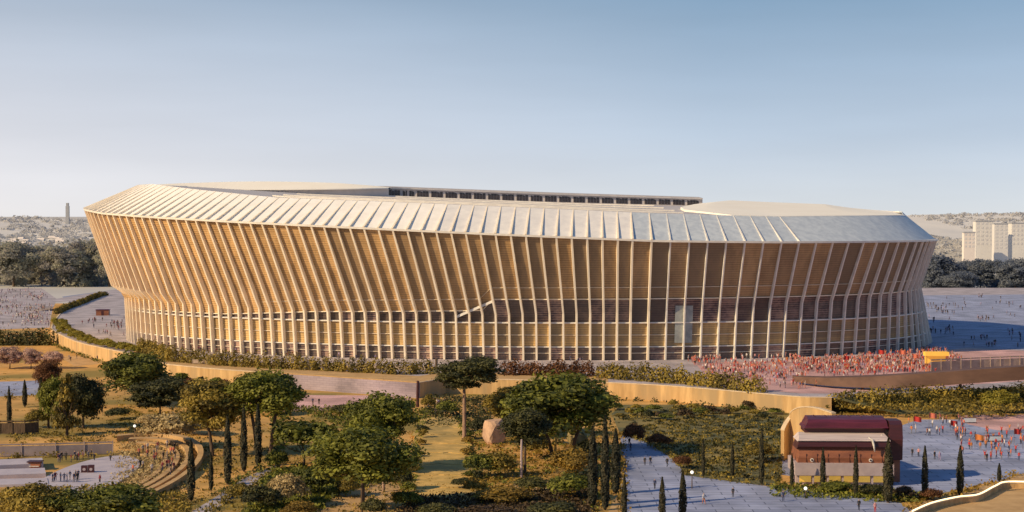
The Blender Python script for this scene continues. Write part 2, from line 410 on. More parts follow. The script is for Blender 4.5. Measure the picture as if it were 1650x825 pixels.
def in_poly(x, y, poly):
    c = False; j = len(poly) - 1
    for i in range(len(poly)):
        xi, yi = poly[i]; xj, yj = poly[j]
        if (yi > y) != (yj > y) and x < (xj - xi) * (y - yi) / (yj - yi) + xi: c = not c
        j = i
    return c
def rand_in(poly):
    xs = [p[0] for p in poly]; ys = [p[1] for p in poly]
    while True:
        x, y = random.uniform(min(xs), max(xs)), random.uniform(min(ys), max(ys))
        if in_poly(x, y, poly): return x, y
def cover(name, poly, n, leaf, size, h, gz=GZ, per=9, z_fn=None, spread=.5):
    """uncountable low growth over a patch: one object"""
    C, Nn, T = [], [], []
    for k in range(n):
        x, y = rand_in(poly); p = G(x, y, gz)
        zz = z_fn(x, y) if z_fn else 0
        q = RNG.normal(size=(per, 3)) * np.array([spread, spread, 0]); q[:, 2] = RNG.uniform(.02, h, per)
        C.append(np.array(p) + q + np.array([0, 0, zz])); Nn.append(RNG.normal(size=(per, 3)) + np.array([0, -.2, .5])); T.append(np.full(per, RNG.uniform(0, .9)) + RNG.normal(size=per) * .12)
    o = link(name, quads_mesh(name, np.concatenate(C), np.concatenate(Nn), size, np.concatenate(T), MATS[leaf])); o['kind'] = 'stuff'
    return o
#SECTIONS
# ================================================================== STADIUM
CREAM = mat('cream_rib', (.94, .84, .69), (.84, .73, .58), scale=.5, rough=.5, stretch=(1, 1, .3))
WHITE = mat('white_trim', (.80, .77, .72), (.68, .65, .62), scale=.4, rough=.45)
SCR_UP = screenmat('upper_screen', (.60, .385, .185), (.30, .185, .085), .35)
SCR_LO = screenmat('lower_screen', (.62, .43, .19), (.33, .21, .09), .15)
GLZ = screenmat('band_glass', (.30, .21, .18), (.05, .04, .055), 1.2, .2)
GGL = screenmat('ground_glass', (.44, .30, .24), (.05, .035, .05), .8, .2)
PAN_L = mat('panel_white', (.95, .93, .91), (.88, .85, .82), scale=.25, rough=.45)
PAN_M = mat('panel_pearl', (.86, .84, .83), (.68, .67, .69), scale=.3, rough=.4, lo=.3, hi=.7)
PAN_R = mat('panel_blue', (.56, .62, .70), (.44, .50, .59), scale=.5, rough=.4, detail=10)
DECK = mat('roof_grey', (.56, .53, .55), (.46, .44, .46), scale=.3, rough=.6, stretch=(.2, 1, 1))
CAP = mat('roof_cream', (.98, .94, .86), (.95, .90, .81), scale=.06, rough=.55)
FASC = mat('fascia_grey', (.64, .58, .55), (.56, .51, .49), scale=.2)
DARKW = mat('dark_window', (.025, .020, .026), (.05, .042, .05), scale=.6, rough=.25)

CXS, CYS, AA, BB, NEXP, ROT = 5.0, 600.0, 141.0, 95.0, 2.15, R(-5.2)
def base(th):
    c, s = math.cos(th), math.sin(th)
    x = AA * math.copysign(abs(c) ** (2 / NEXP), c); y = BB * math.copysign(abs(s) ** (2 / NEXP), s)
    return Vector((CXS + x * math.cos(ROT) - y * math.sin(ROT), CYS + x * math.sin(ROT) + y * math.cos(ROT), 0)), x
LAT = [(-136, -15), (-125, -13), (-108, -11), (-40, -8.5), (-10, -5.5), (15, -2.5), (33, 0), (60, 1.5), (75, 3), (105, 6), (125, 5), (140, 2), (146, 0)]
KLAT = [(-136, -.8), (-40, -.6), (33, 0), (75, .6), (105, 1), (125, 0), (138, -3), (146, -5)]
KZ = [(-136, 17), (-112, 15.7), (-45, 14.2), (0, 14), (40, 15), (80, 16.5), (113, 18), (146, 20)]
HR = [(-155, 46.5), (-135, 44.2), (-112, 42.9), (-85, 41.6), (-5, 38), (43, 36), (80, 35.5), (150, 35.4)]
LATR = [(-155, 18), (-122, 12), (-85, 6.5), (-5, 1.5), (43, .8), (80, -2), (100, -6), (145, -9)]
Z1 = [(-137, 54), (-110, 51.5), (-80, 49), (-45, 47.7), (-5, 46.1), (43, 44), (85, 43), (136, 43.3)]
ZB = [(-137, 54.3), (-52, 51.3), (22, 48.3), (77, 47.3), (136, 44.6)]
ZG = [(-155, 12.0), (-90, 12.4), (-60, 14), (-8, 15), (-5, 18.4), (150, 19)]
def prof(th):
    b, lx = base(th); s = math.sin(th); sx = 1 if abs(s) < .999 else 1
    fx = b.x
    # back half mirrors the lateral table through the long axis
    lat = tab(fx, LAT); kl = tab(fx, KLAT); kz = tab(fx, KZ); hr = tab(fx + lat, HR)
    sy = math.copysign(abs(s) ** .8, s)
    p1 = b + Vector((kl, 1.2 * sy, kz))
    p3 = Vector((b.x + lat, b.y + 8.0 * sy, hr))
    f2 = 3.2 / (hr - kz); endl = max(0, min(1, (-fx - 95) / 40))
    f2x = f2 * (1 - endl) + .34 * endl
    p2 = Vector((p1.x + (p3.x - p1.x) * f2x, p1.y + (p3.y - p1.y) * f2, kz + 3.2))
    zt = tab(p3.x, Z1) if s < 0 else tab(p3.x, ZB) + .2
    p4 = Vector((p3.x + tab(p3.x, LATR), p3.y - 18 * sy, zt))
    return [b, p1, p2, p3, p4]
def wallpt(pr, z):
    for a, b in zip(pr[:3], pr[1:4]):
        if z <= b.z: return a.lerp(b, (z - a.z) / (b.z - a.z))
    return pr[3]
def walk(t0, t1, fn):
    out = [t0]; t = t0; acc = 0; p, _ = base(t)
    while t < t1:
        t += .0008; q, _ = base(t); acc += (q - p).length; p = q
        if acc >= fn(q.x): out.append(t); acc = 0
    return out
TF = walk(math.pi - .10, 2 * math.pi + .10, lambda x: 3.95 if x < 38 else 5.35)
TB = walk(TF[-1], TF[0] + 2 * math.pi, lambda x: 5.0)[1:]
if TB and TF[0] + 2 * math.pi - TB[-1] < .012: TB.pop()
print('ribs', len(TF), len(TB))
stadium = empty('stadium', (CXS, CYS, 0)); INV = Vector((CXS, CYS, 0))
tag(stadium, 'large oval stadium with cream vertical ribs, brown screens and white panelled roof edge', 'stadium')
def st(name, mb, m, parent=None, smooth=False):
    mb.v = [(v[0] - CXS, v[1] - CYS, v[2]) for v in mb.v]
    return mb.build(name, m, parent or stadium, smooth=smooth)
EPS = .004
def rib_mb(th, mb, width=.66, depth=1.6):
    if prof(th)[0].x > 45: width, depth = .50, 1.15
    a, b = prof(th - EPS), prof(th + EPS); c = prof(th)
    fr = []
    for k in range(5):
        T = (b[k] - a[k]); T.z = 0; T.normalize()
        dirs = []
        if k > 0: dirs.append((c[k] - c[k - 1]).normalized())
        if k < 4: dirs.append((c[k + 1] - c[k]).normalized())
        d = sum(dirs, Vector()).normalized()
        n = d.cross(T).normalized()
        if n.dot(c[k] - Vector((CXS, CYS, 20))) < 0: n = -n
        if k == 4: n = Vector((0, 0, 1))
        fr.append((c[k], T, n))
    D = [depth * .9, depth, depth, depth * .72, .30]; W = [width, width, width, width, width * .6]
    if True:
        x3 = c[3].x
        if x3 > 92: D[4] = None
    ring = []
    for (p, T, n), d, w in zip(fr, D, W):
        if d is None: continue
        ring.append([p - T * w / 2 - n * .3, p + T * w / 2 - n * .3, p + T * w * .42 + n * d, p - T * w * .42 + n * d])
    # roof end of the rib starts just over the rim
    q = fr[3]
    for r0, r1 in zip(ring, ring[1:]):
        for j in range(4): mb.quad(r0[j], r0[(j + 1) % 4], r1[(j + 1) % 4], r1[j])
    mb.poly(ring[0][::-1]); mb.poly(ring[-1])
for th in TF:
    mb = MB(); rib_mb(th, mb); st('facade_rib', mb, CREAM if prof(th)[0].x < 45 else WHITE)
mb = MB()
for th in TB: rib_mb(th, mb)
st('facade_rib', mb, CREAM)['kind'] = 'stuff'
# skins
allT = []
seq = TF + TB + [TF[0] + 2 * math.pi]
for a, b in zip(seq, seq[1:]): allT += [a, (a + b) / 2]
PR = [prof(t) for t in allT]
NP = len(PR)
def skin(name, zlo, zhi, m, var=.4, fo=1.0):
    mb = MB()
    for i in range(NP):
        A, B = PR[i], PR[(i + 1) % NP]
        def zs(pr):
            lo = zlo(pr) if callable(zlo) else zlo; hi = zhi(pr) if callable(zhi) else zhi
            mids = [pr[k].z for k in (1, 2) if lo + .05 < pr[k].z < hi - .05]
            return lo, hi
        la, ha = zs(A); lb, hb = zs(B)
        for f0, f1 in ((0, .25), (.25, .5), (.5, .75), (.75, 1)):
            mb.quad(wallpt(A, la + (ha - la) * f0), wallpt(B, lb + (hb - lb) * f0), wallpt(B, lb + (hb - lb) * f1), wallpt(A, la + (ha - la) * f1))
    o = st(name, mb, m); nb = len(o.data.polygons)
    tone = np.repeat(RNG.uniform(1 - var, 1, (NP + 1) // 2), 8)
    shade_fall = np.repeat([tab(pr[0].x, [(-150, 0), (-95, .08), (-45, .36), (10, .50), (90, .66)]) * (fo) for pr in PR], 4)  # shade towards the middle and right end, painted into the bay tone
    n_ = min(len(tone), len(shade_fall)); tone = tone[:n_] - shade_fall[:n_]
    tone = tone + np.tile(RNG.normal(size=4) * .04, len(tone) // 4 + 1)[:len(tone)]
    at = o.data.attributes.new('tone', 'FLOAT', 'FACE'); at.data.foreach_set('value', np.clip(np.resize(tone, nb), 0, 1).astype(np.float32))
    return o
zg = lambda pr: tab(pr[0].x, ZG)
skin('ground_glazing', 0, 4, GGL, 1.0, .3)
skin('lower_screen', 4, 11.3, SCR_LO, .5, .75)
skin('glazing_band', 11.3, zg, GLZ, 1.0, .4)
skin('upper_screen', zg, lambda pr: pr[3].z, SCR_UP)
def ledge(name, zf, out, hh, m):
    mb = MB()
    for i in range(NP):
        pts = []
        for pr in (PR[i], PR[(i + 1) % NP]):
            z = zf(pr) if callable(zf) else zf
            p = wallpt(pr, z); o = Vector((p.x - CXS, (p.y - CYS) * 1.8, 0)).normalized()
            pts.append((p - o * .2, p + o * out))
        (a0, a1), (b0, b1) = pts; H = Vector((0, 0, hh))
        mb.hexa([a1 - H, b1 - H, b0 - H, a0 - H, a1 + H, b1 + H, b0 + H, a0 + H])
    return st(name, mb, m)
ledge('ledge', 4, .5, .16, WHITE); ledge('ledge', 11.3, .7, .18, WHITE); ledge('ledge', zg, .5, .13, CREAM)
ledge('ledge', 7.6, .3, .07, CREAM); ledge('ledge', 2.1, .3, .07, CREAM); ledge('ledge', lambda pr: zg(pr) + 3.5, .25, .06, CREAM)
ledge('rim_edge', lambda pr: pr[3].z, .95, .30, WHITE)
# sloping roof band, one panel per bay
def panel(mb, t0, t1):
    A, B = prof(t0), prof(t1)
    up = Vector((0, 0, .22))
    a3, a4, b3, b4 = A[3], A[4], B[3], B[4]
    mb.hexa([a3 - up, b3 - up, b4 - up, a4 - up, a3 + up, b3 + up, b4 + up, a4 + up])
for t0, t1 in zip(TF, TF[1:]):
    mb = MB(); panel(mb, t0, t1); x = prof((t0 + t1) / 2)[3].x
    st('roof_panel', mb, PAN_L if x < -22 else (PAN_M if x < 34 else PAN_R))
mb = MB()
for t0, t1 in zip([TF[-1]] + TB, TB + [TF[0] + 2 * math.pi]): panel(mb, t0, t1)
st('roof_panel', mb, PAN_L)['kind'] = 'stuff'
# deck between front and back inner edges
def ring1(x, front=True):
    """inner roof edge point at plan x (front or back side)"""
    best = R1F if front else R1B
    xs = [p.x for p in best]; return Vector((x, float(np.interp(x, xs, [p.y for p in best])), float(np.interp(x, xs, [p.z for p in best]))))
R1F = sorted([prof(t)[4] for t in np.linspace(math.pi + .01, 2 * math.pi - .01, 240)], key=lambda p: p.x)
R1B = sorted([prof(t)[4] for t in np.linspace(.01, math.pi - .01, 240)], key=lambda p: p.x)
X0, X1 = max(R1F[0].x, R1B[0].x), min(R1F[-1].x, R1B[-1].x)
def deckpt(x, f):
    a, b = ring1(x, True), ring1(x, False)
    p = a.lerp(b, f); return p
def deckz(x, y):
    a, b = ring1(x, True), ring1(x, False); f = (y - a.y) / max(.1, b.y - a.y)
    return a.z + (b.z - a.z) * max(0, min(1, f))
mb = MB(); xs = list(np.linspace(X0, X1, 90))
for xa, xb in zip(xs, xs[1:]):
    for k in range(8):
        mb.quad(deckpt(xa, k / 8), deckpt(xb, k / 8), deckpt(xb, (k + 1) / 8), deckpt(xa, (k + 1) / 8))
st('roof_deck', mb, DECK)
# thin seams across the deck
for f in (.12, .3, .55, .8):
    mb = MB()
    for xa, xb in zip(xs[18:62], xs[19:63]):
        a, b = deckpt(xa, f), deckpt(xb, f); u = Vector((0, 0, .45)); w = Vector((0, .4, 0))
        mb.hexa([a - w, b - w, b + w, a + w, a - w + u, b - w + u, b + w + u, a + w + u])
    st('roof_seam', mb, WHITE)
# right hand cream cap
mb = MB(); fs = np.linspace(0, 1, 11)
def capx0(f): return float(np.interp(f, [0, .3, .5, .8, 1], [68, 58, 60, 70, 80]))
rows = []
for f in fs:
    row = []
    for u in np.linspace(0, 1, 36):
        x = capx0(f) + (X1 - .2 - capx0(f)) * u
        p = deckpt(x, f); edge = min(1, u * 8) * min(1, (1 - u) * 5)
        rows_h = .35 + 2.3 * f * min(1, (1 - u) * 3.5) * min(1, .4 + u * 5)
        row.append(p + Vector((0, 0, rows_h)))
    rows.append(row)
for r0, r1 in zip(rows, rows[1:]):
    for k in range(35): mb.quad(r0[k], r0[k + 1], r1[k + 1], r1[k])
for k in range(35):
    d = Vector((0, 0, -1.0)); mb.quad(rows[0][k] + d, rows[0][k + 1] + d, rows[0][k + 1], rows[0][k]); mb.quad(rows[-1][k] + d, rows[-1][k + 1] + d, rows[-1][k + 1], rows[-1][k])
for r0, r1 in zip(rows, rows[1:]):
    d = Vector((0, 0, -1.0)); mb.quad(r0[0] + d, r1[0] + d, r1[0], r0[0])
st('roof_cap', mb, CAP, smooth=False)
# left hand cream cap above a grey fascia
near = smooth_line([P(222, 300, 636), P(300, 304, 636), P(400, 304.8, 638), P(500, 304.4, 640), P(575, 303.6, 644), P(626, 302.6, 650)], 8)
far = smooth_line([P(230, 298.5, 638), P(300, 295, 646), P(410, 292.4, 650), P(520, 294, 651), P(580, 297.5, 651), P(628, 301.6, 653)], 8)
mb = MB()
for k in range(len(near) - 1):
    mb.quad(near[k], near[k + 1], far[k + 1], far[k])
    d = Vector((0, 0, -.35)); mb.quad(near[k] + d, near[k + 1] + d, near[k + 1], near[k]); b0_, b1_ = [Vector((q.x, q.y + 34, q.z - 3.2)) for q in (far[k], far[k + 1])]; mb.quad(far[k], far[k + 1], b1_, b0_)
st('roof_cap', mb, CAP)
mb = MB()
for k in range(len(near) - 1):
    d = Vector((0, 1.2, -.36)); e0, e1 = near[k] + d, near[k + 1] + d
    b0 = Vector((e0.x, e0.y, min(e0.z - .3, 49.0))); b1 = Vector((e1.x, e1.y, min(e1.z - .3, 49.0)))
    mb.quad(b0, b1, e1, e0)
st('fascia', mb, FASC)
# clerestory on the far side with dark windows
CL = [(560, 302.6, 318.0), (620, 303.2, 319), (760, 308.5, 324), (900, 313.8, 328.5), (1020, 317.6, 331.5), (1132, 321.0, 333.5)]
def clp(px, top):
    y = tab(px, [(c[0], c[1] if top else c[2]) for c in CL]); return P(px, y, tab(px, [(560, 655), (660, 664), (1132, 668)]))
cw = MB(); slab = MB(); pxs = list(np.linspace(560, 1132, 40))
for a, b in zip(pxs, pxs[1:]):
    A0, A1, B0, B1 = clp(a, 0), clp(a, 1), clp(b, 0), clp(b, 1); dn = Vector((0, 0, -2.0)); bk = Vector((0, 2.0, 0))
    cw.hexa([A0 + dn, B0 + dn, B0 + dn + bk, A0 + dn + bk, A1, B1, B1 + bk, A1 + bk])
    u = Vector((0, 0, .45)); f = Vector((0, -1.1, 0)); bk2 = Vector((0, 14, .6)); z0 = Vector((0, 0, .02))
    slab.hexa([A1 + f + z0, B1 + f + z0, B1 + bk2 + z0, A1 + bk2 + z0, A1 + f + u, B1 + f + u, B1 + bk2 + u, A1 + bk2 + u])
cl = st('clerestory', cw, mat('clerestory_grey', (.56, .52, .52), (.46, .43, .44), scale=.4)); st('upper_roof', slab, mat('upper_roof_grey', (.52, .49, .50), (.42, .40, .42), scale=.3))
wx = list(np.linspace(624, 1128, 23))
for a, b in zip(wx, wx[1:]):
    a, b = a + 2.0, b - 2.0; mb = MB()
    for k in range(4):                      # four tall panes with slight mullion gaps
        x0 = a + (b - a) * (k + .04) / 4; x1 = a + (b - a) * (k + .94) / 4
        q = [clp(x0, 0), clp(x1, 0), clp(x1, 1), clp(x0, 1)]
        lo = lambda p, t, f: p.lerp(t, f)
        c = [q[0].lerp(q[3], .22), q[1].lerp(q[2], .22), q[1].lerp(q[2], .84 - .12 * ((k * 7 + int(a)) % 3 == 0)), q[0].lerp(q[3], .84)]
        o = Vector((0, -.12, 0)); i2 = Vector((0, .1, 0))
        mb.hexa([c[0] + o, c[1] + o, c[1] + i2, c[0] + i2, c[3] + o, c[2] + o, c[2] + i2, c[3] + i2])
    st('window', mb, DARKW, cl)
# pale stair flight seen through the ribs and one pale bay
mb = MB()
def onwall(px, py, off):
    """world point on the front wall under a pixel"""
    best = min(PR, key=lambda pr: abs(pr[0].x - (px - CX) / F * pr[0].y) + (1000 if pr[0].y > CYS else 0))
    z = P(px, py, best[0].y).z; p = wallpt(best, z); return Vector((p.x, p.y - off, p.z))
a, b = onwall(738, 512, .5), onwall(803, 486, .5); w = Vector((0, -.5, 0)); u = Vector((0, 0, .8))
mb.hexa([a, b, b + w, a + w, a + u, b + u, b + w + u, a + w + u]); st('stair_flight', mb, WHITE)
mb = MB(); a, b = onwall(1093, 552, .35), onwall(1109, 552, .35); a2, b2 = onwall(1093, 492, .35), onwall(1109, 492, .35)
w = Vector((0, .25, 0)); mb.hexa([a, b, b + w, a + w, a2, b2, b2 + w, a2 + w]); st('pale_panel', mb, mat('pale_bay', (.40, .43, .41), (.28, .30, .30), scale=.5))

# ================================================================== SETTING
GROUND = mat('dry_grass', (.68, .385, .115), (.43, .245, .068), scale=.12, detail=12, c3=(.24, .18, .04), scale3=.035, bump=.3)
PAVE = brickmat('lilac_paving', (.48, .43, .48), (.41, .37, .42), (.27, .26, .33), 4.5, 2.2, msize=.09)
PAVEB = brickmat('blue_paving', (.35, .39, .57), (.28, .32, .50), (.12, .14, .23), 6.0, 2.4, msize=.10)  # paving's own blue, deepened to carry the stadium's shadow on the side plaza
PAVEP = brickmat('pink_paving', (.66, .40, .40), (.56, .34, .35), (.36, .25, .27), 2.4, 1.6, msize=.04)
SAND = mat('sand_terrace', (.55, .36, .17), (.42, .26, .115), scale=.25, detail=10, bump=.15)
SANDW = mat('sand_render', (.66, .44, .21), (.46, .29, .13), scale=.5, detail=12, stretch=(1, 1, .18), bump=.3, c3=(.40, .28, .15), scale3=.18)
GRASS = mat('dark_grass', (.13, .12, .05), (.07, .078, .034), scale=.35, detail=12, c3=(.26, .20, .065), scale3=.06, bump=.3)
# ground sheet to the horizon
m = mat('far_ground', (.48, .47, .47), (.58, .57, .57), scale=.004, detail=8)  # distance haze put into the pale ground colour
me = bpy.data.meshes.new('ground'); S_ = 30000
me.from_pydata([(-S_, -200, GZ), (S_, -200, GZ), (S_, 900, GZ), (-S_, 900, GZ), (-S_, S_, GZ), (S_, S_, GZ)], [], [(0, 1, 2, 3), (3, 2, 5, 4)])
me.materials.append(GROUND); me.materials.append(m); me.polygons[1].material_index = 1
link('ground', me)['kind'] = 'structure'

# raised plaza around the stadium
EDGE_L = [(150, 484), (118, 492), (98, 504), (86, 520), (84, 532), (120, 550), (160, 560), (215, 572), (272, 588)]
EDGE_C = [(272, 588), (360, 596), (455, 602), (560, 609), (675, 617)]
EDGE_G = [(675, 617), (720, 610), (815, 612), (980, 617)]
EDGE_R = [(980, 617), (1060, 621), (1150, 628), (1230, 635), (1290, 640), (1340, 641)]
EDGE_RR = [(1340, 641), (1450, 634), (1560, 627), (1700, 620)]
eL = smooth_line([G(x, y, 0) for x, y in EDGE_L], 4); eC = smooth_line([G(x, y, 0) for x, y in EDGE_C], 3)
eG = [G(x, y, 0) for x, y in EDGE_G]; eR = smooth_line([G(x, y, 0) for x, y in EDGE_R], 4); eRR = smooth_line([G(x, y, 0) for x, y in EDGE_RR], 3)
outline = eL + eC[1:] + eG[1:] + eR[1:] + eRR[1:] + [Vector((420, 480, 0)), Vector((420, 1000, 0)), Vector((-230, 1000, 0)), Vector((-240, 820, 0))]
sheet('plaza', outline, PAVE)
def wall(name, line, z0, z1, m, label, cat='retaining wall', th=.5, coping=None, group=None, top_fn=None):
    mb = MB(); n = len(line); offs = []
    for k in range(n):
        d = (Vector(line[min(k + 1, n - 1)]) - Vector(line[max(k - 1, 0)])); d.z = 0; d.normalize(); offs.append(Vector((-d.y, d.x, 0)) * th)
    root = empty(name, (line[0][0], line[0][1], z0)); tag(root, label, cat, group); base_ = Vector((line[0][0], line[0][1], z0))
    cp = MB()
    for k in range(n - 1):
        a, b = Vector(line[k]), Vector(line[k + 1]); oa, ob = offs[k], offs[k + 1]
        ta = top_fn(k / (n - 1)) if top_fn else z1; tb = top_fn((k + 1) / (n - 1)) if top_fn else z1
        def Z(p, z): return Vector((p.x, p.y, z)) - base_
        mb.hexa([Z(a, z0 - .3), Z(b, z0 - .3), Z(b + ob, z0 - .3), Z(a + oa, z0 - .3), Z(a, ta), Z(b, tb), Z(b + ob, tb), Z(a + oa, ta)])
        e = .12
        cp.hexa([Z(a - oa * e, ta + .002), Z(b - ob * e, tb + .002), Z(b + ob * (1 + e), tb + .002), Z(a + oa * (1 + e), ta + .002), Z(a - oa * e, ta + .22), Z(b - ob * e, tb + .22), Z(b + ob * (1 + e), tb + .22), Z(a + oa * (1 + e), ta + .22)])
    mb.build('wall_face', m, root); cp.build('coping', coping or m, root)
    return root
LILW = brickmat('lilac_stone', (.36, .30, .36), (.30, .25, .31), (.20, .17, .21), 1.8, .6, msize=.03, axis='xz')
PALEC = mat('pale_coping', (.68, .54, .38), (.58, .45, .32), scale=.5)
wall('retaining_wall', eL, GZ, -.03, SANDW, 'curved sand coloured wall under the yellow shrubs left of the stadium', coping=PALEC)
wall('retaining_wall', eC[:7], GZ, -.03, SANDW, 'tan wall below the long hedge, behind the umbrella pines', coping=PALEC)
wall('retaining_wall', eC[6:], GZ, -.03, LILW, 'lilac stone wall below the long hedge at the centre', coping=SAND)
wall('retaining_wall', eG, GZ, -.03, SANDW, 'short tan wall hidden partly behind the two central trees', coping=PALEC)
wall('retaining_wall', eR, GZ, -.03, SANDW, 'bright tan wall below the hedge right of the big central tree', coping=PALEC)
# sand terrace strip along the plaza edge
def band(name, line_px, d0, d1, m, z=.006):
    A = [G(x, y - d0, 0) for x, y in line_px]; B = [G(x, y - d1, 0) for x, y in line_px]
    sheet(name, A + B[::-1], m, z)
band('terrace', [(215, 572), (272, 588), (360, 596), (455, 602), (560, 609), (675, 617), (720, 610), (815, 612), (980, 617)], .3, 11, SAND)
# red carpet-less pale pink forecourt where the crowd gathers
sheet('forecourt', [G(x, y, 0) for x, y in [(1120, 585), (1230, 582), (1400, 572), (1560, 562), (1680, 566), (1680, 612), (1560, 620), (1340, 634), (1290, 634), (1150, 622)]], PAVEP, .008)
sheet('side_plaza', [G(x, y, 0) for x, y in [(1478, 476), (1700, 474), (1700, 566), (1560, 560), (1500, 566), (1485, 540)]], PAVEB, .008)  # blue paving here stands in for the shadow of the stadium
# bank right of the wall, falling from the plaza to the lower plaza
top = [G(x, y, -.02) for x, y in EDGE_RR]; bot = [G(x, y, GZ + .01) for x, y in [(1330, 662), (1450, 668), (1560, 668), (1700, 664)]]
mb = MB()
for k in range(3): mb.quad(bot[k], bot[k + 1], top[k + 1], top[k])
mb.build('bank', GRASS)['kind'] = 'structure'
# lower patches
def patch(name, px, m, z, gz=GZ): return sheet(name, [G(x, y, gz) for x, y in px], m, z)
patch('lower_plaza', [(-40, 466), (66, 464), (92, 482), (84, 500), (80, 528), (-40, 532)], PAVE, .004)
patch('pavement', [(100, 478), (190, 466), (206, 470), (170, 484), (120, 494)], PAVEB, .004)
patch('lawn', [(985, 668), (1000, 652), (1120, 652), (1262, 664), (1262, 745), (1256, 785), (1105, 768), (1085, 738), (1040, 712), (1000, 700)], GRASS, .004)
patch('path', [(1000, 700), (1040, 712), (1085, 738), (1105, 766), (1180, 776), (1280, 789), (1400, 800), (1450, 810), (1486, 832), (1002, 832), (1001, 760)], PAVEB, .008)
patch('right_plaza', [(1262, 700), (1440, 690), (1480, 676), (1680, 676), (1680, 768), (1590, 778), (1540, 790), (1480, 802), (1440, 792), (1260, 765)], PAVEB, .008)
patch('upper_walk', [(1540, 669), (1680, 668), (1680, 690), (1610, 694), (1560, 684)], PAVEP, .012)
patch('court', [(455, 636), (660, 638), (668, 652), (640, 660), (452, 662)], PAVEP, .006)
patch('pool_court', [(-30, 616), (64, 613), (70, 636), (-30, 640)], PAVEB, .006)
patch('path', [(352, 798), (390, 772), (430, 754), (455, 748), (440, 765), (380, 800), (330, 830), (300, 830)], PAVE, .006)
patch('path', [(95, 574), (185, 573), (190, 584), (120, 590)], SAND, .006)
patch('clearing', [(505, 830), (520, 806), (560, 786), (590, 776), (630, 774), (655, 790), (640, 812), (600, 832)], SAND, .006)
patch('clearing', [(815, 790), (830, 775), (890, 772), (880, 790)], SAND, .006)
patch('clearing', [(1000, 780), (1010, 740), (1014, 760), (1010, 800), (1000, 826), (980, 826)], SAND, .006)
# stepped sandy path in the middle
steps = [(800, 690, 690 - 0), ]
rows_ = [(836, 636, 790), (812, 648, 786), (788, 652, 776), (768, 650, 772), (750, 655, 766), (732, 660, 760), (717, 664, 757), (702, 668, 751), (690, 672, 746), (680, 678, 738)]
for k in range(len(rows_) - 1):
    (y0, l0, r0), (y1, l1, r1) = rows_[k], rows_[k + 1]
    z = GZ + .07 * k + .03
    fr_ = [G(l0 + (r0 - l0) * u, y0 - 3 * math.sin(u * 3.14) + random.uniform(-.8, .8), z) for u in np.linspace(0, 1, 14)]
    bk_ = [G(l1 + (r1 - l1) * u, y1 - 5 - 3 * math.sin(u * 3.14), z) for u in np.linspace(1, 0, 14)]
    fr_[0].x += random.uniform(-.8, .3); fr_[-1].x += random.uniform(-.3, .8)
    mb = MB(); pts_ = fr_ + bk_; mb.poly(pts_); n_ = len(pts_); dn = Vector((0, 0, -.07 * k - .3))
    for i in range(n_): mb.quad(pts_[i] + dn, pts_[(i + 1) % n_] + dn, pts_[(i + 1) % n_], pts_[i])
    o = mb.build('step', mat('step_sand', (.68, .44, .14), (.46, .31, .09), scale=.3, detail=12, bump=.4, c3=(.36, .26, .09), scale3=.12)); o['kind'] = 'structure'

# ---------------- hills and far country
def ridge(name, x0, x1, rows, hfun, m, nx=90):
    mb = MB(); g = []; raw = hfun
    def hfun(x, k):                     # ends run out into the plain
        u = max(0, min(1, (x - x0) / 220, (x1 - x) / 220)); u = u * u * (3 - 2 * u)
        return (GZ - 2) + (raw(x, k) - (GZ - 2)) * u
    for j, (Y, k) in enumerate(rows):
        g.append([Vector((x, Y, hfun(x, k))) for x in np.linspace(x0, x1, nx)])
    for r0, r1 in zip(g, g[1:]):
        for k in range(nx - 1): mb.quad(r0[k], r0[k + 1], r1[k + 1], r1[k])
    o = mb.build(name, m, smooth=True); o['kind'] = 'structure'
    return lambda x, Y: hfun(x, float(np.interp(Y, [r[0] for r in rows], [r[1] for r in rows])))
def hz(x, k, pts, base_=GZ - 2, s=1.0, seed=0):
    w = sum(math.sin(x * f + seed * ph) * a for f, a, ph in ((.004, 2.5, 1), (.011, 1.4, 2.3), (.027, .8, 4.1)))
    return base_ + (tab(x, pts) - base_ + w) * k * s
HZ1 = mat('hazy_hill_far', (.60, .60, .62), (.72, .70, .69), scale=.006, detail=10, stretch=(1, .3, 1))  # haze on the hills is painted as pale base colour
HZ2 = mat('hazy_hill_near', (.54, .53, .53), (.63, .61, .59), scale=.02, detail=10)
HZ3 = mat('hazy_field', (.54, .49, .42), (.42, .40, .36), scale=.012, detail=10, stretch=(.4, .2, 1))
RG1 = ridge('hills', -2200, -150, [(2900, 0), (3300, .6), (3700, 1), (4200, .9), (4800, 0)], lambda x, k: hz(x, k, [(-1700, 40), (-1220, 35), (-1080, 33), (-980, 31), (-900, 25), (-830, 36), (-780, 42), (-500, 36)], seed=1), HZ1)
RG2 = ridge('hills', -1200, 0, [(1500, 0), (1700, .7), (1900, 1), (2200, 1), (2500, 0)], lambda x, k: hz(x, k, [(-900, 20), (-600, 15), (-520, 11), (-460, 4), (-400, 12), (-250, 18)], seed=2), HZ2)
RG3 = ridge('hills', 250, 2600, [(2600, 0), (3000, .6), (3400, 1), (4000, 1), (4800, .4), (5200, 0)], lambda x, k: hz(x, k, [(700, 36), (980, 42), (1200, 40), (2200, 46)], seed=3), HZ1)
RG4 = ridge('hills', 60, 1300, [(1450, 0), (1650, .8), (1900, 1), (2300, .8), (2600, 0)], lambda x, k: hz(x, k, [(380, 12), (470, 18), (560, 10), (700, 16), (1000, 10)], seed=4), HZ3)
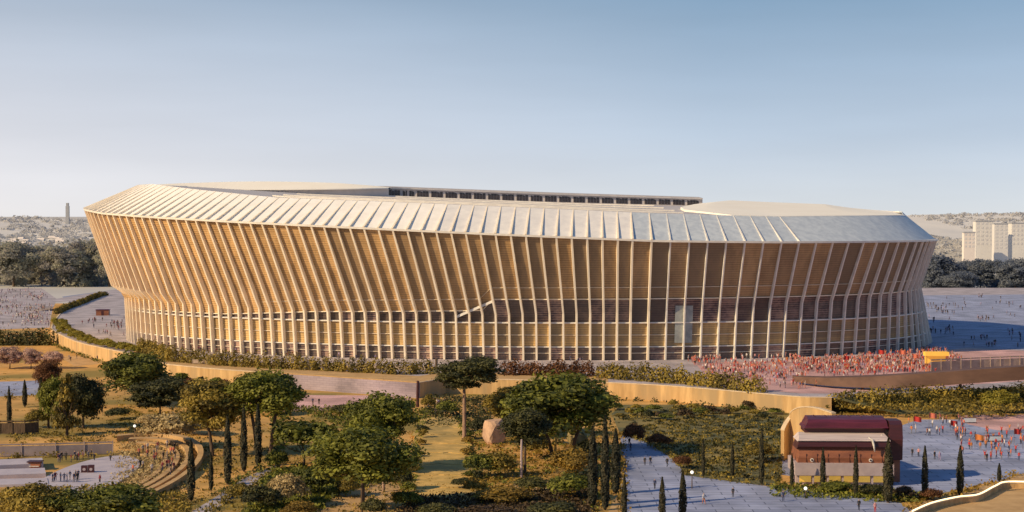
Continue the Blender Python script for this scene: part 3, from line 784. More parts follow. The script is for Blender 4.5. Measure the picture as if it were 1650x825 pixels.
# ================================================================== PLANTING
# --- background trees left
for i, (px, py, top, l, r, lab) in enumerate([
    (22, 462, 384, -22, 62, 'hazy dark round tree at the left picture edge behind the pale crowd'),
    (66, 458, 392, 34, 100, 'hazy broad tree second from the left edge behind the plaza'),
    (104, 462, 388, 64, 142, 'lighter olive round tree left of the stadium, in front of the dark wood'),
    (142, 460, 374, 108, 176, 'tall hazy tree close to the left end of the stadium'),
    (176, 462, 384, 150, 208, 'dark hazy tree tucked under the overhanging left end of the stadium')]):
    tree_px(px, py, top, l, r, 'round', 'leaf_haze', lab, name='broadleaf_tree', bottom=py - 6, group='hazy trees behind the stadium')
for i, (px, py, top, l, r, lab) in enumerate([
    (1512, 470, 407, 1474, 1552, 'large dark blue-green round tree right beside the right end of the stadium'),
    (1580, 468, 411, 1546, 1616, 'flat topped dark blue-green tree second right of the stadium'),
    (1636, 470, 414, 1604, 1672, 'dark blue-green tree at the right picture edge behind the plaza'),
    (1546, 472, 432, 1518, 1578, 'low dark tree filling the gap between the two round trees right of the stadium')]):
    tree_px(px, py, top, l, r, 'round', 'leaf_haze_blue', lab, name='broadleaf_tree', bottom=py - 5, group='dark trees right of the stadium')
def wood(name, px0, px1, py, hpx, n, leaf, jy=12, lab=None):
    C, Nn, T = [], [], []
    for k in range(n):
        x = random.uniform(px0, px1); y = py + random.uniform(-jy, jy); b = G(x, y); s = b.y / F; h = hpx * s * random.uniform(.6, 1.1)
        q = RNG.normal(size=(150, 3)); q /= np.linalg.norm(q, axis=1, keepdims=True); q[:, 2] = np.abs(q[:, 2])
        C.append(np.array(b) + q * np.array([h * .75, h * .7, h]) * RNG.uniform(.7, 1.05, (150, 1))); Nn.append(q + RNG.normal(size=(150, 3)) * .4); T.append(np.full(150, RNG.uniform(.1, .8)) + RNG.normal(size=150) * .15)
    o = link(name, quads_mesh(name, np.concatenate(C), np.concatenate(Nn), hpx * (G(px0, py).y / F) * .10, np.concatenate(T), MATS[leaf])); o['kind'] = 'stuff'; return o
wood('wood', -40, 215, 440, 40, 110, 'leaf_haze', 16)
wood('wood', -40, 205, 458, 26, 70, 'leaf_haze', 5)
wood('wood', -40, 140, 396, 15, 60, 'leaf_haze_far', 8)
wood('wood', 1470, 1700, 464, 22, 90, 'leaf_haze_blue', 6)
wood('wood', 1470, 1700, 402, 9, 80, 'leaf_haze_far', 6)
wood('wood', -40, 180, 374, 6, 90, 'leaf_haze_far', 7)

def hill_growth(fn, x0, x1, y0, y1, n, h, leaf):
    C, Nn, T = [], [], []
    for k in range(n):
        x, y = random.uniform(x0, x1), random.uniform(y0, y1); hh = h * random.uniform(.4, 1.2); w = hh * random.uniform(1, 3)
        q = RNG.normal(size=(40, 3)); q /= np.linalg.norm(q, axis=1, keepdims=True); q[:, 2] = np.abs(q[:, 2])
        C.append(np.array([x, y, fn(x, y)]) + q * np.array([w, w, hh]) * RNG.uniform(.6, 1.05, (40, 1))); Nn.append(q + RNG.normal(size=(40, 3)) * .4); T.append(np.full(40, RNG.uniform(0, .9)))
    link('hill_scrub', quads_mesh('hill_scrub', np.concatenate(C), np.concatenate(Nn), h * .35, np.concatenate(T), MATS[leaf]))['kind'] = 'stuff'
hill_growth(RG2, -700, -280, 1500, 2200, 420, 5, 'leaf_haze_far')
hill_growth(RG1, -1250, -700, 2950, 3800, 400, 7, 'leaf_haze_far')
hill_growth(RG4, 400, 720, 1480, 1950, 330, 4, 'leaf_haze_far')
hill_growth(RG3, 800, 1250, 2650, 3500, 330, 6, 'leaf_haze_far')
# --- hedges
o = leaf_strip('hedge', [G(x, y, .02) for x, y in [(226, 566), (275, 582), (360, 589), (470, 595), (560, 599), (640, 603), (700, 602)]], 1.5, 4.6, 'leaf_olive', per=110, step=.9, size=.32)
tag(o, 'long low hedge between the sand terrace and the left and middle of the stadium foot', 'hedge', 'hedges round the stadium')
o = leaf_strip('hedge', [G(x, y, .02) for x, y in [(812, 604), (880, 604), (950, 606)]], 2.4, 4.4, 'leaf_rust', per=150, step=1.0, size=.36)
tag(o, 'brownish hedge in front of the middle of the stadium behind the big central tree', 'hedge', 'hedges round the stadium')
o = leaf_strip('hedge', smooth_line([G(x, y, .02) for x, y in [(960, 608), (1030, 613), (1110, 619), (1170, 626), (1226, 632)]], 4), 2.8, 4.8, 'leaf_olive', per=170, step=1.3, size=.36)
tag(o, 'thick lumpy hedge on top of the bright tan wall right of the central tree', 'hedge', 'hedges round the stadium')
o = leaf_strip('hedge', [G(x, y) for x, y in [(-40, 556), (20, 556), (84, 556)]], 3.2, 6.2, 'leaf_dark', per=200, step=1.2, size=.42)
tag(o, 'dark clipped hedge block at the left edge below the pale crowd', 'hedge')
o = leaf_strip('hedge', [G(x, y, -1.5) for x, y in [(1345, 650), (1430, 647), (1520, 643), (1600, 640), (1690, 636)]], 2.6, 3.6, 'leaf_olive', per=110, step=1.2, size=.36)
tag(o, 'rough hedge on the bank below the curved brown walkway', 'hedge')
o = leaf_strip('hedge', smooth_line([G(x, y, .02) for x, y in [(92, 506), (108, 498), (132, 489), (160, 478), (172, 476)]], 4), 1.6, 2.6, 'leaf_olive', per=100, step=1.2, size=.38)
tag(o, 'sunlit hedge climbing to the rise at the far left of the stadium', 'hedge')
# yellow shrubs above the sand wall
ysh = smooth_line([G(x, y, 0) for x, y in [(90, 520), (96, 534), (120, 547), (150, 556), (185, 563), (214, 569)]], 8)
L_ = []; acc = 0
for a, b in zip(ysh, ysh[1:]):
    acc += (b - a).length
    if acc > 2.4: L_.append(b); acc = 0
for p in L_:
    for off in (0, 3.2):
        q = Vector((p.x + random.uniform(-.6, .6) + off * .5, p.y + off + random.uniform(-.5, .5), 0)); h = random.uniform(2.0, 3.2)
        o = link('round_shrub', crown('small', 'leaf_yellow'), None, (q.x, q.y, h * .4)); o.scale = (h * .62, h * .62, h * .52); o.rotation_euler = (0, 0, random.uniform(0, 6))
        tag(o, 'small yellow-green shrub in the double row on the curved sand wall', 'shrub', 'yellow shrubs on the sand wall')

# --- foreground trees
T_ = tree_px
T_(226, 655, 564, 162, 278, 'round', 'leaf_green', 'dense dark green tree left of the umbrella pines near the left end of the hedge', name='broadleaf_tree', bottom=634)
T_(258, 672, 604, 214, 302, 'round', 'leaf_dark', 'dark flat crowned tree in front of the dense tree, left of the umbrella pines', name='broadleaf_tree', bottom=656)
T_(352, 735, 604, 288, 402, 'round', 'leaf_olive', 'olive umbrella pine above the slim cypress trees, left one of the pair', name='umbrella_pine', bottom=684, twin=True)
T_(425, 735, 592, 366, 488, 'round', 'leaf_green', 'darker umbrella pine above the slim cypress trees, right one of the pair', name='umbrella_pine', bottom=670, twin=True)
T_(618, 760, 630, 556, 674, 'round', 'leaf_green', 'rounded green tree left of the stepped sandy path, behind the larger leafy one', name='broadleaf_tree', bottom=712)
T_(490, 752, 662, 432, 558, 'bush', 'leaf_green', 'wide low tree left of the stepped path above the pale flowering shrub', name='broadleaf_tree', bottom=742)
T_(585, 822, 684, 500, 668, 'round', 'leaf_green', 'largest leafy tree left of the stepped path with its thin trunk in the sand clearing', name='broadleaf_tree', bottom=776)
T_(748, 712, 570, 706, 806, 'round', 'leaf_dark', 'umbrella pine with pale spreading limbs standing right beside the stepped path', name='umbrella_pine', bottom=626, bark=BARK_PALE)
T_(905, 735, 596, 812, 990, 'round', 'leaf_green', 'broad big green tree at the centre right of the stepped path', name='broadleaf_tree', bottom=700, twin=True)
T_(826, 700, 620, 782, 868, 'round', 'leaf_olive', 'olive tree with sunlit leaves between the pale limbed pine and broad big tree', name='broadleaf_tree', bottom=682)
T_(846, 765, 656, 806, 890, 'round', 'leaf_dark', 'nearly black low crowned tree beside the pale boulder', name='broadleaf_tree', bottom=714)
T_(134, 690, 596, 106, 166, 'round', 'leaf_dark', 'dark round tree behind the sunlit golden conical tree on the left', name='broadleaf_tree', bottom=680)
T_(78, 690, 604, 62, 116, 'round', 'leaf_green', 'green tree behind the sunlit golden conical tree, nearer the left edge', name='broadleaf_tree', bottom=676)
T_(108, 702, 598, 80, 136, 'cone', 'leaf_olive', 'sunlit golden green conical tree among dark trees on the left', name='conifer_tree', bottom=696)
T_(75, 628, 576, 52, 102, 'round', 'leaf_rust', 'rust brown small tree beside the pink blossom trees', name='broadleaf_tree', bottom=622)
for px, l, r, t, lab in ((16, -10, 38, 556, 'pale pink blossom tree at the left edge below the dark hedge'), (50, 34, 68, 560, 'pink blossom tree in the middle of the three below the dark hedge'), (84, 68, 102, 564, 'pink blossom tree nearest the sand path below the dark hedge')):
    T_(px, 594, t, l, r, 'round', 'leaf_pink', lab, name='blossom_tree', bottom=588)
T_(60, 868, 776, -5, 110, 'round', 'leaf_olive', 'olive tree crown cut by the bottom edge at the far left', name='broadleaf_tree', bottom=850)
T_(190, 880, 776, 110, 262, 'round', 'leaf_green', 'large green tree crown cut by the bottom edge right of the open air stage', name='broadleaf_tree', bottom=860)
T_(95, 866, 786, 40, 150, 'round', 'leaf_green', 'green tree crown cut by the bottom edge below the open air stage', name='broadleaf_tree', bottom=850)
# --- cypresses
for a in [(367, 781, 668, 13, 'tall cypress at the sunny slope under the pines, left of the three'),
          (393, 760, 652, 12, 'tall cypress under the pines, middle of the three'),
          (416, 752, 650, 12, 'tall cypress under the pines, right of the three'),
          (308, 808, 708, 13, 'dark cypress right of the seating steps, the taller of two'),
          (340, 792, 728, 8, 'thin short cypress right of the seating steps, the smaller of two'),
          (15, 690, 622, 8, 'thin cypress by the lilac court at the left edge'),
          (40, 656, 612, 8, 'middle thin cypress in front of the lilac court at the left edge'),
          (66, 654, 608, 9, 'thin cypress at the right end of the lilac court'),
          (955, 816, 686, 17, 'black-green cypress left in the tight clump beside the blue path'),
          (975, 822, 668, 15, 'tallest black-green cypress in the clump beside the blue path'),
          (992, 796, 690, 16, 'black-green cypress nearest the blue path in the clump'),
          (1006, 838, 764, 9, 'short cypress in the sand at the left side of the blue path'),
          (1067, 842, 768, 11, 'cypress cut by the bottom edge on the blue path, left one of two'),
          (1100, 838, 758, 13, 'cypress cut by the bottom edge on the blue path, right one of two'),
          (1133, 770, 706, 6, 'thin dark cypress at the left on the green lawn'),
          (1180, 772, 712, 7, 'thin dark cypress in the middle of the green lawn'),
          (1227, 782, 690, 9, 'slender cypress on the green lawn nearest the curved wall'),
          (1276, 787, 730, 7, 'thin cypress before the left end of the maroon pavilion'),
          (1326, 792, 720, 9, 'dark cypress before the maroon pavilion, second from its left end'),
          (1379, 802, 718, 9, 'cypress before the maroon pavilion, third from its left end'),
          (1431, 810, 706, 17, 'thickest brown-green cypress before the right end of the maroon pavilion'),
          (1490, 804, 718, 11, 'cypress just right of the maroon pavilion in front of the plaza'),
          (1547, 798, 718, 12, 'pointed cypress in front of the blue plaza near the lit terrace'),
          (1610, 778, 746, 7, 'small cypress on the plaza near the right edge')]:
    cypress(a[0], a[1], a[2], a[3], a[4], leaf='leaf_cypress')
# --- shrubs
for a in [(275, 722, 92, 62, 'leaf_cream', 'pale sandy leaved shrub mass left of the pines above the seating steps'),
          (300, 700, 60, 40, 'leaf_olive', 'olive shrub beneath the left umbrella pine'),
          (225, 705, 40, 26, 'leaf_dark', 'dark shrub beside the white globe lamp'),
          (462, 818, 64, 62, 'leaf_cream', 'pale flowering shrub in the foreground left of the sand clearing'),
          (420, 826, 70, 54, 'leaf_dark', 'dark shrub at the bottom edge left of the pale flowering shrub'),
          (500, 800, 74, 56, 'leaf_green', 'green shrub between the pale flowering shrub and the largest leafy tree'),
          (545, 778, 60, 40, 'leaf_rust', 'reddish shrub under the largest leafy tree'),
          (604, 838, 48, 42, 'leaf_dark', 'dark shrub in the sand clearing at the bottom edge'),
          (655, 822, 52, 36, 'leaf_green', 'low green shrub between the sand clearing and the stepped path'),
          (650, 790, 34, 44, 'leaf_dark', 'dark shrub hugging the left side of the stepped path'),
          (770, 770, 60, 44, 'leaf_green', 'green shrub right of the stepped path'),
          (764, 800, 44, 34, 'leaf_gold', 'golden shrub right of the stepped path near the bottom'),
          (745, 788, 38, 22, 'leaf_dark', 'low dark shrub leaning over the stepped path'),
          (800, 768, 66, 44, 'leaf_olive', 'olive shrub below the pale boulder'),
          (812, 812, 90, 30, 'leaf_gold', 'golden low shrub in front of the dark central shrubs at the bottom'),
          (925, 770, 84, 52, 'leaf_gold', 'bright golden yellow shrub left of the cypress clump'),
          (922, 806, 76, 50, 'leaf_green', 'blue-green shrub left of the cypress clump near the bottom'),
          (862, 738, 50, 42, 'leaf_olive', 'soft grey-green shrub under the black low crowned tree'),
          (858, 795, 60, 30, 'leaf_dark', 'dark shrub between the two golden shrubs'),
          (776, 705, 40, 38, 'leaf_dark', 'dark green rounded shrub behind the pale boulder'),
          (700, 834, 70, 26, 'leaf_dark', 'dark shrub at the bottom edge across the foot of the stepped path'),
          (790, 838, 90, 26, 'leaf_brown', 'brown shrub at the bottom edge right of the stepped path'),
          (890, 838, 90, 34, 'leaf_dark', 'dark shrub at the bottom edge left of the cypress clump'),
          (60, 690, 40, 36, 'leaf_olive', 'round olive shrub by the low wooden fence on the left'),
          (1020, 720, 40, 44, 'leaf_rust', 'reddish shrub at the head of the blue path'),
          (1062, 722, 40, 26, 'leaf_rust', 'low reddish shrub on the edge between lawn and blue path'),
          (1100, 755, 34, 24, 'leaf_rust', 'small reddish shrub where the blue path bends'),
          (1222, 745, 58, 34, 'leaf_olive', 'sunlit olive shrub on the lawn beside the curved wall'),
          (1455, 806, 40, 26, 'leaf_brown', 'brown shrub at the foot of the thickest cypress'),
          (1500, 806, 40, 22, 'leaf_rust', 'rusty shrub at the foot of the cypress right of the pavilion'),
          (1612, 664, 60, 40, 'leaf_yellow', 'bright yellow-green shrub on the bank near the right edge'),
          (1540, 662, 70, 26, 'leaf_olive', 'olive shrub on the bank behind the red crowd'),
          (1350, 795, 60, 22, 'leaf_green', 'low green shrub in front of the pavilion openings'),
          (1405, 800, 50, 24, 'leaf_dark', 'low dark shrub in front of the pavilion beside the thickest cypress')]:
    bush(a[0], a[1], a[2], a[3], a[4], a[5])
for a in [(445, 756, 40, 34, 'leaf_green', 'green shrub at the left foot of the wide low tree'), (530, 756, 50, 34, 'leaf_dark', 'dark shrub between the wide low tree and the largest leafy tree'),
          (640, 762, 50, 46, 'leaf_green', 'green shrub filling the space under the largest leafy tree on its right'), (560, 800, 46, 34, 'leaf_olive', 'olive shrub left of the dark post in the clearing'),
          (388, 808, 50, 34, 'leaf_olive', 'olive shrub right of the lilac footpath at the bottom'), (480, 838, 60, 34, 'leaf_gold', 'golden shrub at the bottom edge below the pale flowering shrub'),
          (885, 716, 40, 34, 'leaf_green', 'green shrub between the black low crowned tree and the mossy boulder'), (720, 672, 40, 30, 'leaf_green', 'green shrub behind the pale limbed pine at the top of the path'),
          (690, 664, 24, 34, 'leaf_olive', 'olive shrub by the purple post at the top of the path'), (945, 742, 36, 40, 'leaf_dark', 'dark shrub at the back of the cypress clump'),
          (440, 668, 70, 30, 'leaf_dark', 'long dark shrub right of the umbrella pines below the pink court'), (560, 668, 60, 20, 'leaf_dark', 'low dark shrub in front of the pink court'),
          (190, 676, 44, 22, 'leaf_dark', 'low dark shrub between conical tree and dense tree on the left'), (240, 690, 40, 26, 'leaf_cream', 'pale shrub left of the white globe lamp'), (330, 702, 54, 30, 'leaf_olive', 'olive shrub between the pine trunks above the tall cypresses')]:
    bush(a[0], a[1], a[2], a[3], a[4], a[5])
for k in range(18):
    x = 290 + k * 10 + random.uniform(-3, 3); bush(x, 620 + k * .8 + random.uniform(0, 8), random.uniform(18, 34), random.uniform(12, 24), random.choice(['leaf_olive', 'leaf_dark', 'leaf_green', 'leaf_rust']), 'shrub in the row at the foot of the tan wall behind the pines', kind='small', group='shrubs under the left tan wall')
# shrubs along the top of the lawn under the tan wall
for k in range(26):
    x = 992 + k * 10.3 + random.uniform(-3, 3); y = 656 + random.uniform(0, 16) + (k % 3) * 4
    bush(x, y, random.uniform(14, 26), random.uniform(9, 17), random.choice(['leaf_olive', 'leaf_dark', 'leaf_green', 'leaf_olive', 'leaf_brown']), 'low shrub in the belt along the top of the lawn under the tan wall', kind='small', group='shrub belt under the tan wall')
# low growth
cover('lawn_tufts', [(990, 668), (1100, 660), (1262, 672), (1260, 780), (1110, 764), (1085, 734), (1040, 706)], 750, 'leaf_olive', .28, .3)
cover('lawn_tufts', [(990, 668), (1100, 660), (1262, 672), (1260, 780), (1110, 764), (1085, 734), (1040, 706)], 450, 'leaf_dark', .3, .4)
GP = [(660, 830), (670, 770), (640, 690), (480, 668), (330, 660), (180, 690), (300, 830)]
cover('undergrowth', GP, 450, 'leaf_olive', .24, .35)
cover('undergrowth', GP, 200, 'leaf_dark', .24, .5)
GP2 = [(765, 830), (760, 700), (790, 680), (990, 690), (1000, 780), (960, 830)]
cover('undergrowth', GP2, 500, 'leaf_green', .28, .6)
cover('undergrowth', GP2, 700, 'leaf_gold', .24, .6)
cover('undergrowth', [(640, 832), (660, 806), (760, 800), (960, 790), (950, 832)], 900, 'leaf_brown', .3, .9)
cover('undergrowth', [(395, 832), (430, 765), (560, 740), (640, 770), (540, 800), (500, 832)], 1300, 'leaf_green', .3, 1.0)
cover('undergrowth', [(0, 715), (0, 695), (160, 690), (220, 650), (300, 690), (210, 712)], 250, 'leaf_olive', .24, .45)
cover('undergrowth', [(0, 832), (0, 790), (210, 784), (300, 800), (300, 832)], 1100, 'leaf_olive', .26, .7)
cover('undergrowth', [(1330, 658), (1340, 645), (1690, 628), (1690, 664), (1560, 666)], 900, 'leaf_olive', .36, .8, gz=-2.2)
cover('undergrowth', [(0, 720), (0, 600), (300, 610), (470, 655), (450, 760), (300, 820), (170, 720)], 600, 'leaf_gold', .18, .18)
cover('undergrowth', [(440, 760), (480, 660), (1000, 660), (1000, 825), (440, 830)], 900, 'leaf_gold', .18, .22)
cover('undergrowth', [(180, 780), (200, 715), (300, 705), (296, 790)], 900, 'leaf_cream', .24, .5)
cover('undergrowth', [(440, 800), (470, 660), (560, 690), (700, 680), (700, 660), (440, 655)], 700, 'leaf_green', .3, .7)
cover('undergrowth', [(1240, 800), (1250, 782), (1440, 792), (1500, 800), (1480, 812)], 260, 'leaf_green', .3, .8)
cover('undergrowth', [(200, 640), (470, 640), (440, 665), (180, 690)], 220, 'leaf_olive', .28, .5)
cover('undergrowth', [(680, 690), (690, 640), (800, 640), (790, 690)], 500, 'leaf_dark', .3, .8)
def edge_growth(px, per, leaf, size, h, jit=.5, gz=GZ):
    C, Nn, T = [], [], []
    L = [G(x, y, gz) for x, y in px]
    for a, b in zip(L, L[1:]):
        for k in range(max(1, int((b - a).length / .7))):
            if random.random() < .35: continue
            p = a.lerp(b, random.random()); q = RNG.normal(size=(per, 3)) * np.array([jit, jit * 1.6, 0]); q[:, 2] = RNG.uniform(.02, h * RNG.uniform(.4, 1.3), per)
            C.append(np.array(p) + q); Nn.append(RNG.normal(size=(per, 3)) + np.array([0, -.3, .5])); T.append(np.full(per, RNG.uniform(0, .9)))
    link('verge_growth', quads_mesh('verge_growth', np.concatenate(C), np.concatenate(Nn), size, np.concatenate(T), MATS[leaf]))['kind'] = 'stuff'
for pl, lf in (([(655, 800), (668, 760), (670, 730), (674, 700), (682, 680)], 'leaf_green'), ([(772, 800), (764, 760), (756, 720), (746, 690), (736, 678)], 'leaf_green'), ([(1000, 700), (1040, 712), (1085, 738), (1105, 766), (1180, 776), (1280, 789), (1400, 800), (1450, 810)], 'leaf_olive'), ([(1000, 700), (1003, 760), (1003, 830)], 'leaf_gold'),
               ([(352, 798), (390, 772), (430, 754), (455, 748)], 'leaf_green'), ([(330, 830), (380, 800), (440, 765)], 'leaf_olive'), ([(505, 830), (520, 806), (560, 786), (590, 776), (630, 774), (655, 790)], 'leaf_green'), ([(0, 739), (182, 734)], 'leaf_olive'), ([(84, 556), (160, 584), (272, 612), (360, 620), (455, 626)], 'leaf_green'),
               ([(980, 644), (1060, 648), (1150, 656), (1250, 664)], 'leaf_dark'), ([(1340, 668), (1450, 672), (1560, 672), (1660, 670)], 'leaf_olive'), ([(455, 662), (560, 664), (660, 660)], 'leaf_green'), ([(-10, 642), (70, 638)], 'leaf_olive'), ([(1455, 830), (1490, 806), (1545, 796), (1598, 780), (1640, 764)], 'leaf_gold')):
    edge_growth(pl, 10, lf, .28, 1.0)
for k in range(9):
    for sgn in (-1, 1):
        y = 806 - k * 14 + random.uniform(-4, 4); x = 715 + sgn * (56 - k * 2.6) + random.uniform(-5, 5)
        bush(x, y, random.uniform(14, 30), random.uniform(10, 20), random.choice(['leaf_green', 'leaf_olive', 'leaf_dark', 'leaf_gold']), 'small shrub spilling over the %s edge of the stepped sandy path' % ('left' if sgn < 0 else 'right'), kind='small', group='shrubs on the %s path edge' % ('left' if sgn < 0 else 'right'))
# boulders
def boulder(px, py, w, h, label):
    b = G(px, py); s = b.y / F; bm = bmesh.new(); bmesh.ops.create_icosphere(bm, subdivisions=3, radius=1)
    ph = [random.uniform(0, 6) for _ in range(6)]
    for v in bm.verts:
        c = v.co; k = 1 + .10 * math.sin(c.x * 2.3 + ph[0]) + .10 * math.sin(c.y * 2.7 + c.z * 2 + ph[1]) + .05 * math.sin(c.z * 6 + c.x * 4 + ph[2])
        v.co = c * k; v.co = Vector((max(-.8, min(.82, v.co.x)), max(-.85, min(.8, v.co.y)), max(-.75, min(.85 + v.co.x * .15, v.co.z))))
    me = bpy.data.meshes.new('boulder'); bm.to_mesh(me); bm.free(); me.materials.append(mat('boulder_stone', (.60, .40, .28), (.40, .26, .19), scale=1.2, detail=12, coord='obj', bump=.6))
    o = link('boulder', me, None, (b.x, b.y, GZ + h * s * .42)); o.scale = (w * s * .6, w * s * .5, h * s * .62); o.rotation_euler = (0, .1, .5)
    tag(o, label, 'boulder'); return o
boulder(797, 714, 34, 40, 'large pale pinkish boulder right of the stepped path under the olive tree')
bo = boulder(930, 718, 30, 30, 'mossy tan boulder left of the cypress clump under the broad big tree')
bo.data.materials[0] = mat('boulder_moss', (.30, .23, .11), (.15, .13, .05), scale=1.4, detail=12, coord='obj', bump=.6)

# ================================================================== STRUCTURES IN THE PARK
# curved wing wall behind the pavilion
wl = smooth_line([G(1258, 741), G(1272, 738), G(1290, 742), G(1316, 753), G(1346, 766)], 6)
wall('wing_wall', wl, GZ, 2, SANDW, 'tall curved ochre wall sweeping round behind the left end of the maroon pavilion', coping=PALEC, th=-.7, top_fn=lambda f: 1.8 + 5.6 * math.sin(min(1, f * 1.15) * 1.57))
# pavilion
pav_o = G(1284, 782); pav = empty('pavilion', pav_o, R(-2))
tag(pav, 'two tier maroon and brown pavilion with pale stripe and lit openings on the right', 'pavilion')
MAR = mat('maroon_panel', (.125, .020, .040), (.07, .012, .024), scale=.5, stretch=(.3, 1, 3), rough=.4, coord='obj')
MARD = mat('maroon_dark', (.045, .012, .016), (.07, .016, .022), scale=.6, stretch=(.3, 1, 4), rough=.45, coord='obj')
BRN = mat('rust_cladding', (.33, .125, .065), (.20, .075, .045), scale=.6, stretch=(.4, 1, 2), rough=.5, coord='obj')
LIL = mat('lilac_concrete', (.46, .38, .40), (.38, .31, .34), scale=.5, coord='obj')
GLOW = mat('warm_window', (.70, .45, .10), (.45, .25, .05), scale=.8, coord='obj', rough=.3, emit=((1, .62, .12), .35), lo=.3, hi=.7)
ps = pav_o.y / F; W_ = 152 * ps; U = ps
def pb(name, boxes, m, parent=pav):
    mb = MB()
    for b in boxes: mb.box(*b)
    return mb.build(name, m, parent)
z1 = 17 * U; z2 = 37 * U
def extr(name, prof_, x0, x1, m, parent=pav, dx=0.0):
    """profile in (y, z) swept along the length; dx leans the ends inward with height"""
    mb = MB(); n = len(prof_); zl = min(p[1] for p in prof_); zh = max(p[1] for p in prof_)
    A = [(x0 + dx * (z - zl) / (zh - zl), y, z) for y, z in prof_]; B = [(x1 - dx * .3 * (z - zl) / (zh - zl), y, z) for y, z in prof_]
    for i in range(n): mb.quad(A[i], A[(i + 1) % n], B[(i + 1) % n], B[i])
    mb.poly(A); mb.poly(B[::-1]); return mb.build(name, m, parent)
gf = pb('ground_floor', [(0, W_, .8, 9, -.3, z1)], LIL)
for k in range(6):
    pb('window', [(.5 + k * 2.6, .5 + k * 2.6 + 2.1, .68, .79, .5, z1 - .3)], GLOW, gf)
for k in range(7): pb('column', [(.1 + k * 2.6, .38 + k * 2.6, -.35, -.05, -.3, z1 + .1)], LIL)
pb('slab', [(-.4, W_ + .3, -.7, 9.3, z1 + .003, z2 - .003)], LIL)
za, zb_ = z2, z2 + 22 * U
body = extr('body', [(-.1, za), (-.25, za + .9), (.1, zb_), (9, zb_), (9, za)], .1, W_ - .3, BRN, dx=.4)
for q in (2.6, 12.9):
    mb = MB(); mb.tube([(q, -.34, za + .5), (q, -.02, za + .5)], [.32, .32], 12); mb.build('round_vent', WHITE, body)
    mb = MB(); mb.tube([(q, -.40, za + .5), (q, -.05, za + .5)], [.18, .18], 12); mb.build('round_vent', MARD, body)
for k in range(8): pb('cladding_joint', [(1.6 + k * 1.9, 1.64 + k * 1.9, -.27, -.05, za + .1, za + 1.6)], MARD, body)
zc = zb_ + 12 * U
extr('fascia', [(-.2, zb_ + .003), (-.6, zb_ + .5), (-.45, zc), (5, zc + .1), (5, zb_ + .003)], -.1, W_ - .2, MARD, dx=.4)
zd = zc + 9 * U
extr('terrace', [(-.55, zc + .11), (-.7, zc + .25), (-.3, zc + .42), (4.4, zd), (5.6, zd + .02), (5.6, zc + .11)], .0, W_ - .3, mat('pale_membrane', (.66, .56, .54), (.46, .38, .38), scale=.7, stretch=(.2, 1.6, 1), coord='obj'), dx=.9)
pb('upper_storey', [(2.0, W_ - .2, 4.7, 10, zd + .03, zd + 7 * U)], MARD)
ze = zd + 7 * U
extr('canopy', [(4.0, ze + .003), (3.7, ze + .25), (4.0, ze + 4 * U), (10.2, ze + 4 * U), (10.2, ze + .003)], 1.7, W_ + .2, MAR, dx=.3)
zf_ = ze + 4 * U
extr('roof', [(4.3, zf_ + .003), (4.5, zf_ + 6 * U), (5.3, zf_ + 10 * U), (7.5, zf_ + 12.5 * U), (10.1, zf_ + 12 * U), (10.1, zf_ + .003)], 2.1, W_ + .1, MAR, dx=.7)
for k in range(6): pb('roof_seam', [(4.2 + k * 2.1, 4.27 + k * 2.1, 7.4, 9.9, zf_ + 11.5 * U, zf_ + 13.2 * U)], MARD)
extr('end_block', [(3.6, z2), (3.2, zc), (3.6, zf_ + 4 * U), (5.0, zf_ + 9 * U), (9.5, zf_ + 8 * U), (9.5, z2)], W_ + .22, W_ + 2.6, MARD, dx=.1)
pb('end_wall', [(W_ + .4, W_ + 2.3, 4.2, 9.2, -.3, z2 - .004)], BRN)
for q, y0 in ((W_ - .4, 3.0), (W_ - 3.3, -.7)):
    mb = MB(); mb.tube([(q - .9, y0, zc + .9), (q - .3, y0 - .2, zc + .5), (q, y0 - .25, zc - .5), (q + .15, y0 - .25, zc - 1.6)], [.16, .2, .2, .1], 8); mb.build('curved_pipe', WHITE, pav, smooth=True)
# curved brown walkway in front of the crowd
wk = smooth_line([P(1281, 607, 432), P(1340, 608.5, 422), P(1420, 606, 416), P(1500, 601, 412), P(1580, 595, 410), P(1690, 588, 410)], 6)
wroot = empty('walkway', (wk[0].x, wk[0].y, 0)); tag(wroot, 'curved brown elevated walkway in front of the red crowd on the right', 'walkway')
wb = Vector((wk[0].x, wk[0].y, 0)); mb = MB(); rl = MB()
for k in range(len(wk) - 1):
    a, b = wk[k] - wb, wk[k + 1] - wb; th0, th1 = [1.3 + 2.0 * min(1, i / 14) for i in (k, k + 1)]
    bk = Vector((0, 4, 0))
    def dn(t): return Vector((0, 0, -t))
    mb.hexa([a + dn(th0), b + dn(th1), b + dn(th1) + bk, a + dn(th0) + bk, a, b, b + bk, a + bk])
mb.build('deck', mat('walkway_brown', (.17, .095, .07), (.11, .06, .045), scale=.3, stretch=(.3, 1, 1), rough=.6), wroot)
for k in (4, 10, 16, 22, 28):
    p = wk[min(k, len(wk) - 1)] - wb; mb = MB(); zb2 = -.1 if p.y + wb.y > 440 else GZ
    mb.tube([(p.x, p.y + 2, GZ - .2), (p.x, p.y + 2, p.z - .5)], [.35, .35], 10); mb.build('pillar', mat('walkway_brown', (0, 0, 0)), wroot)
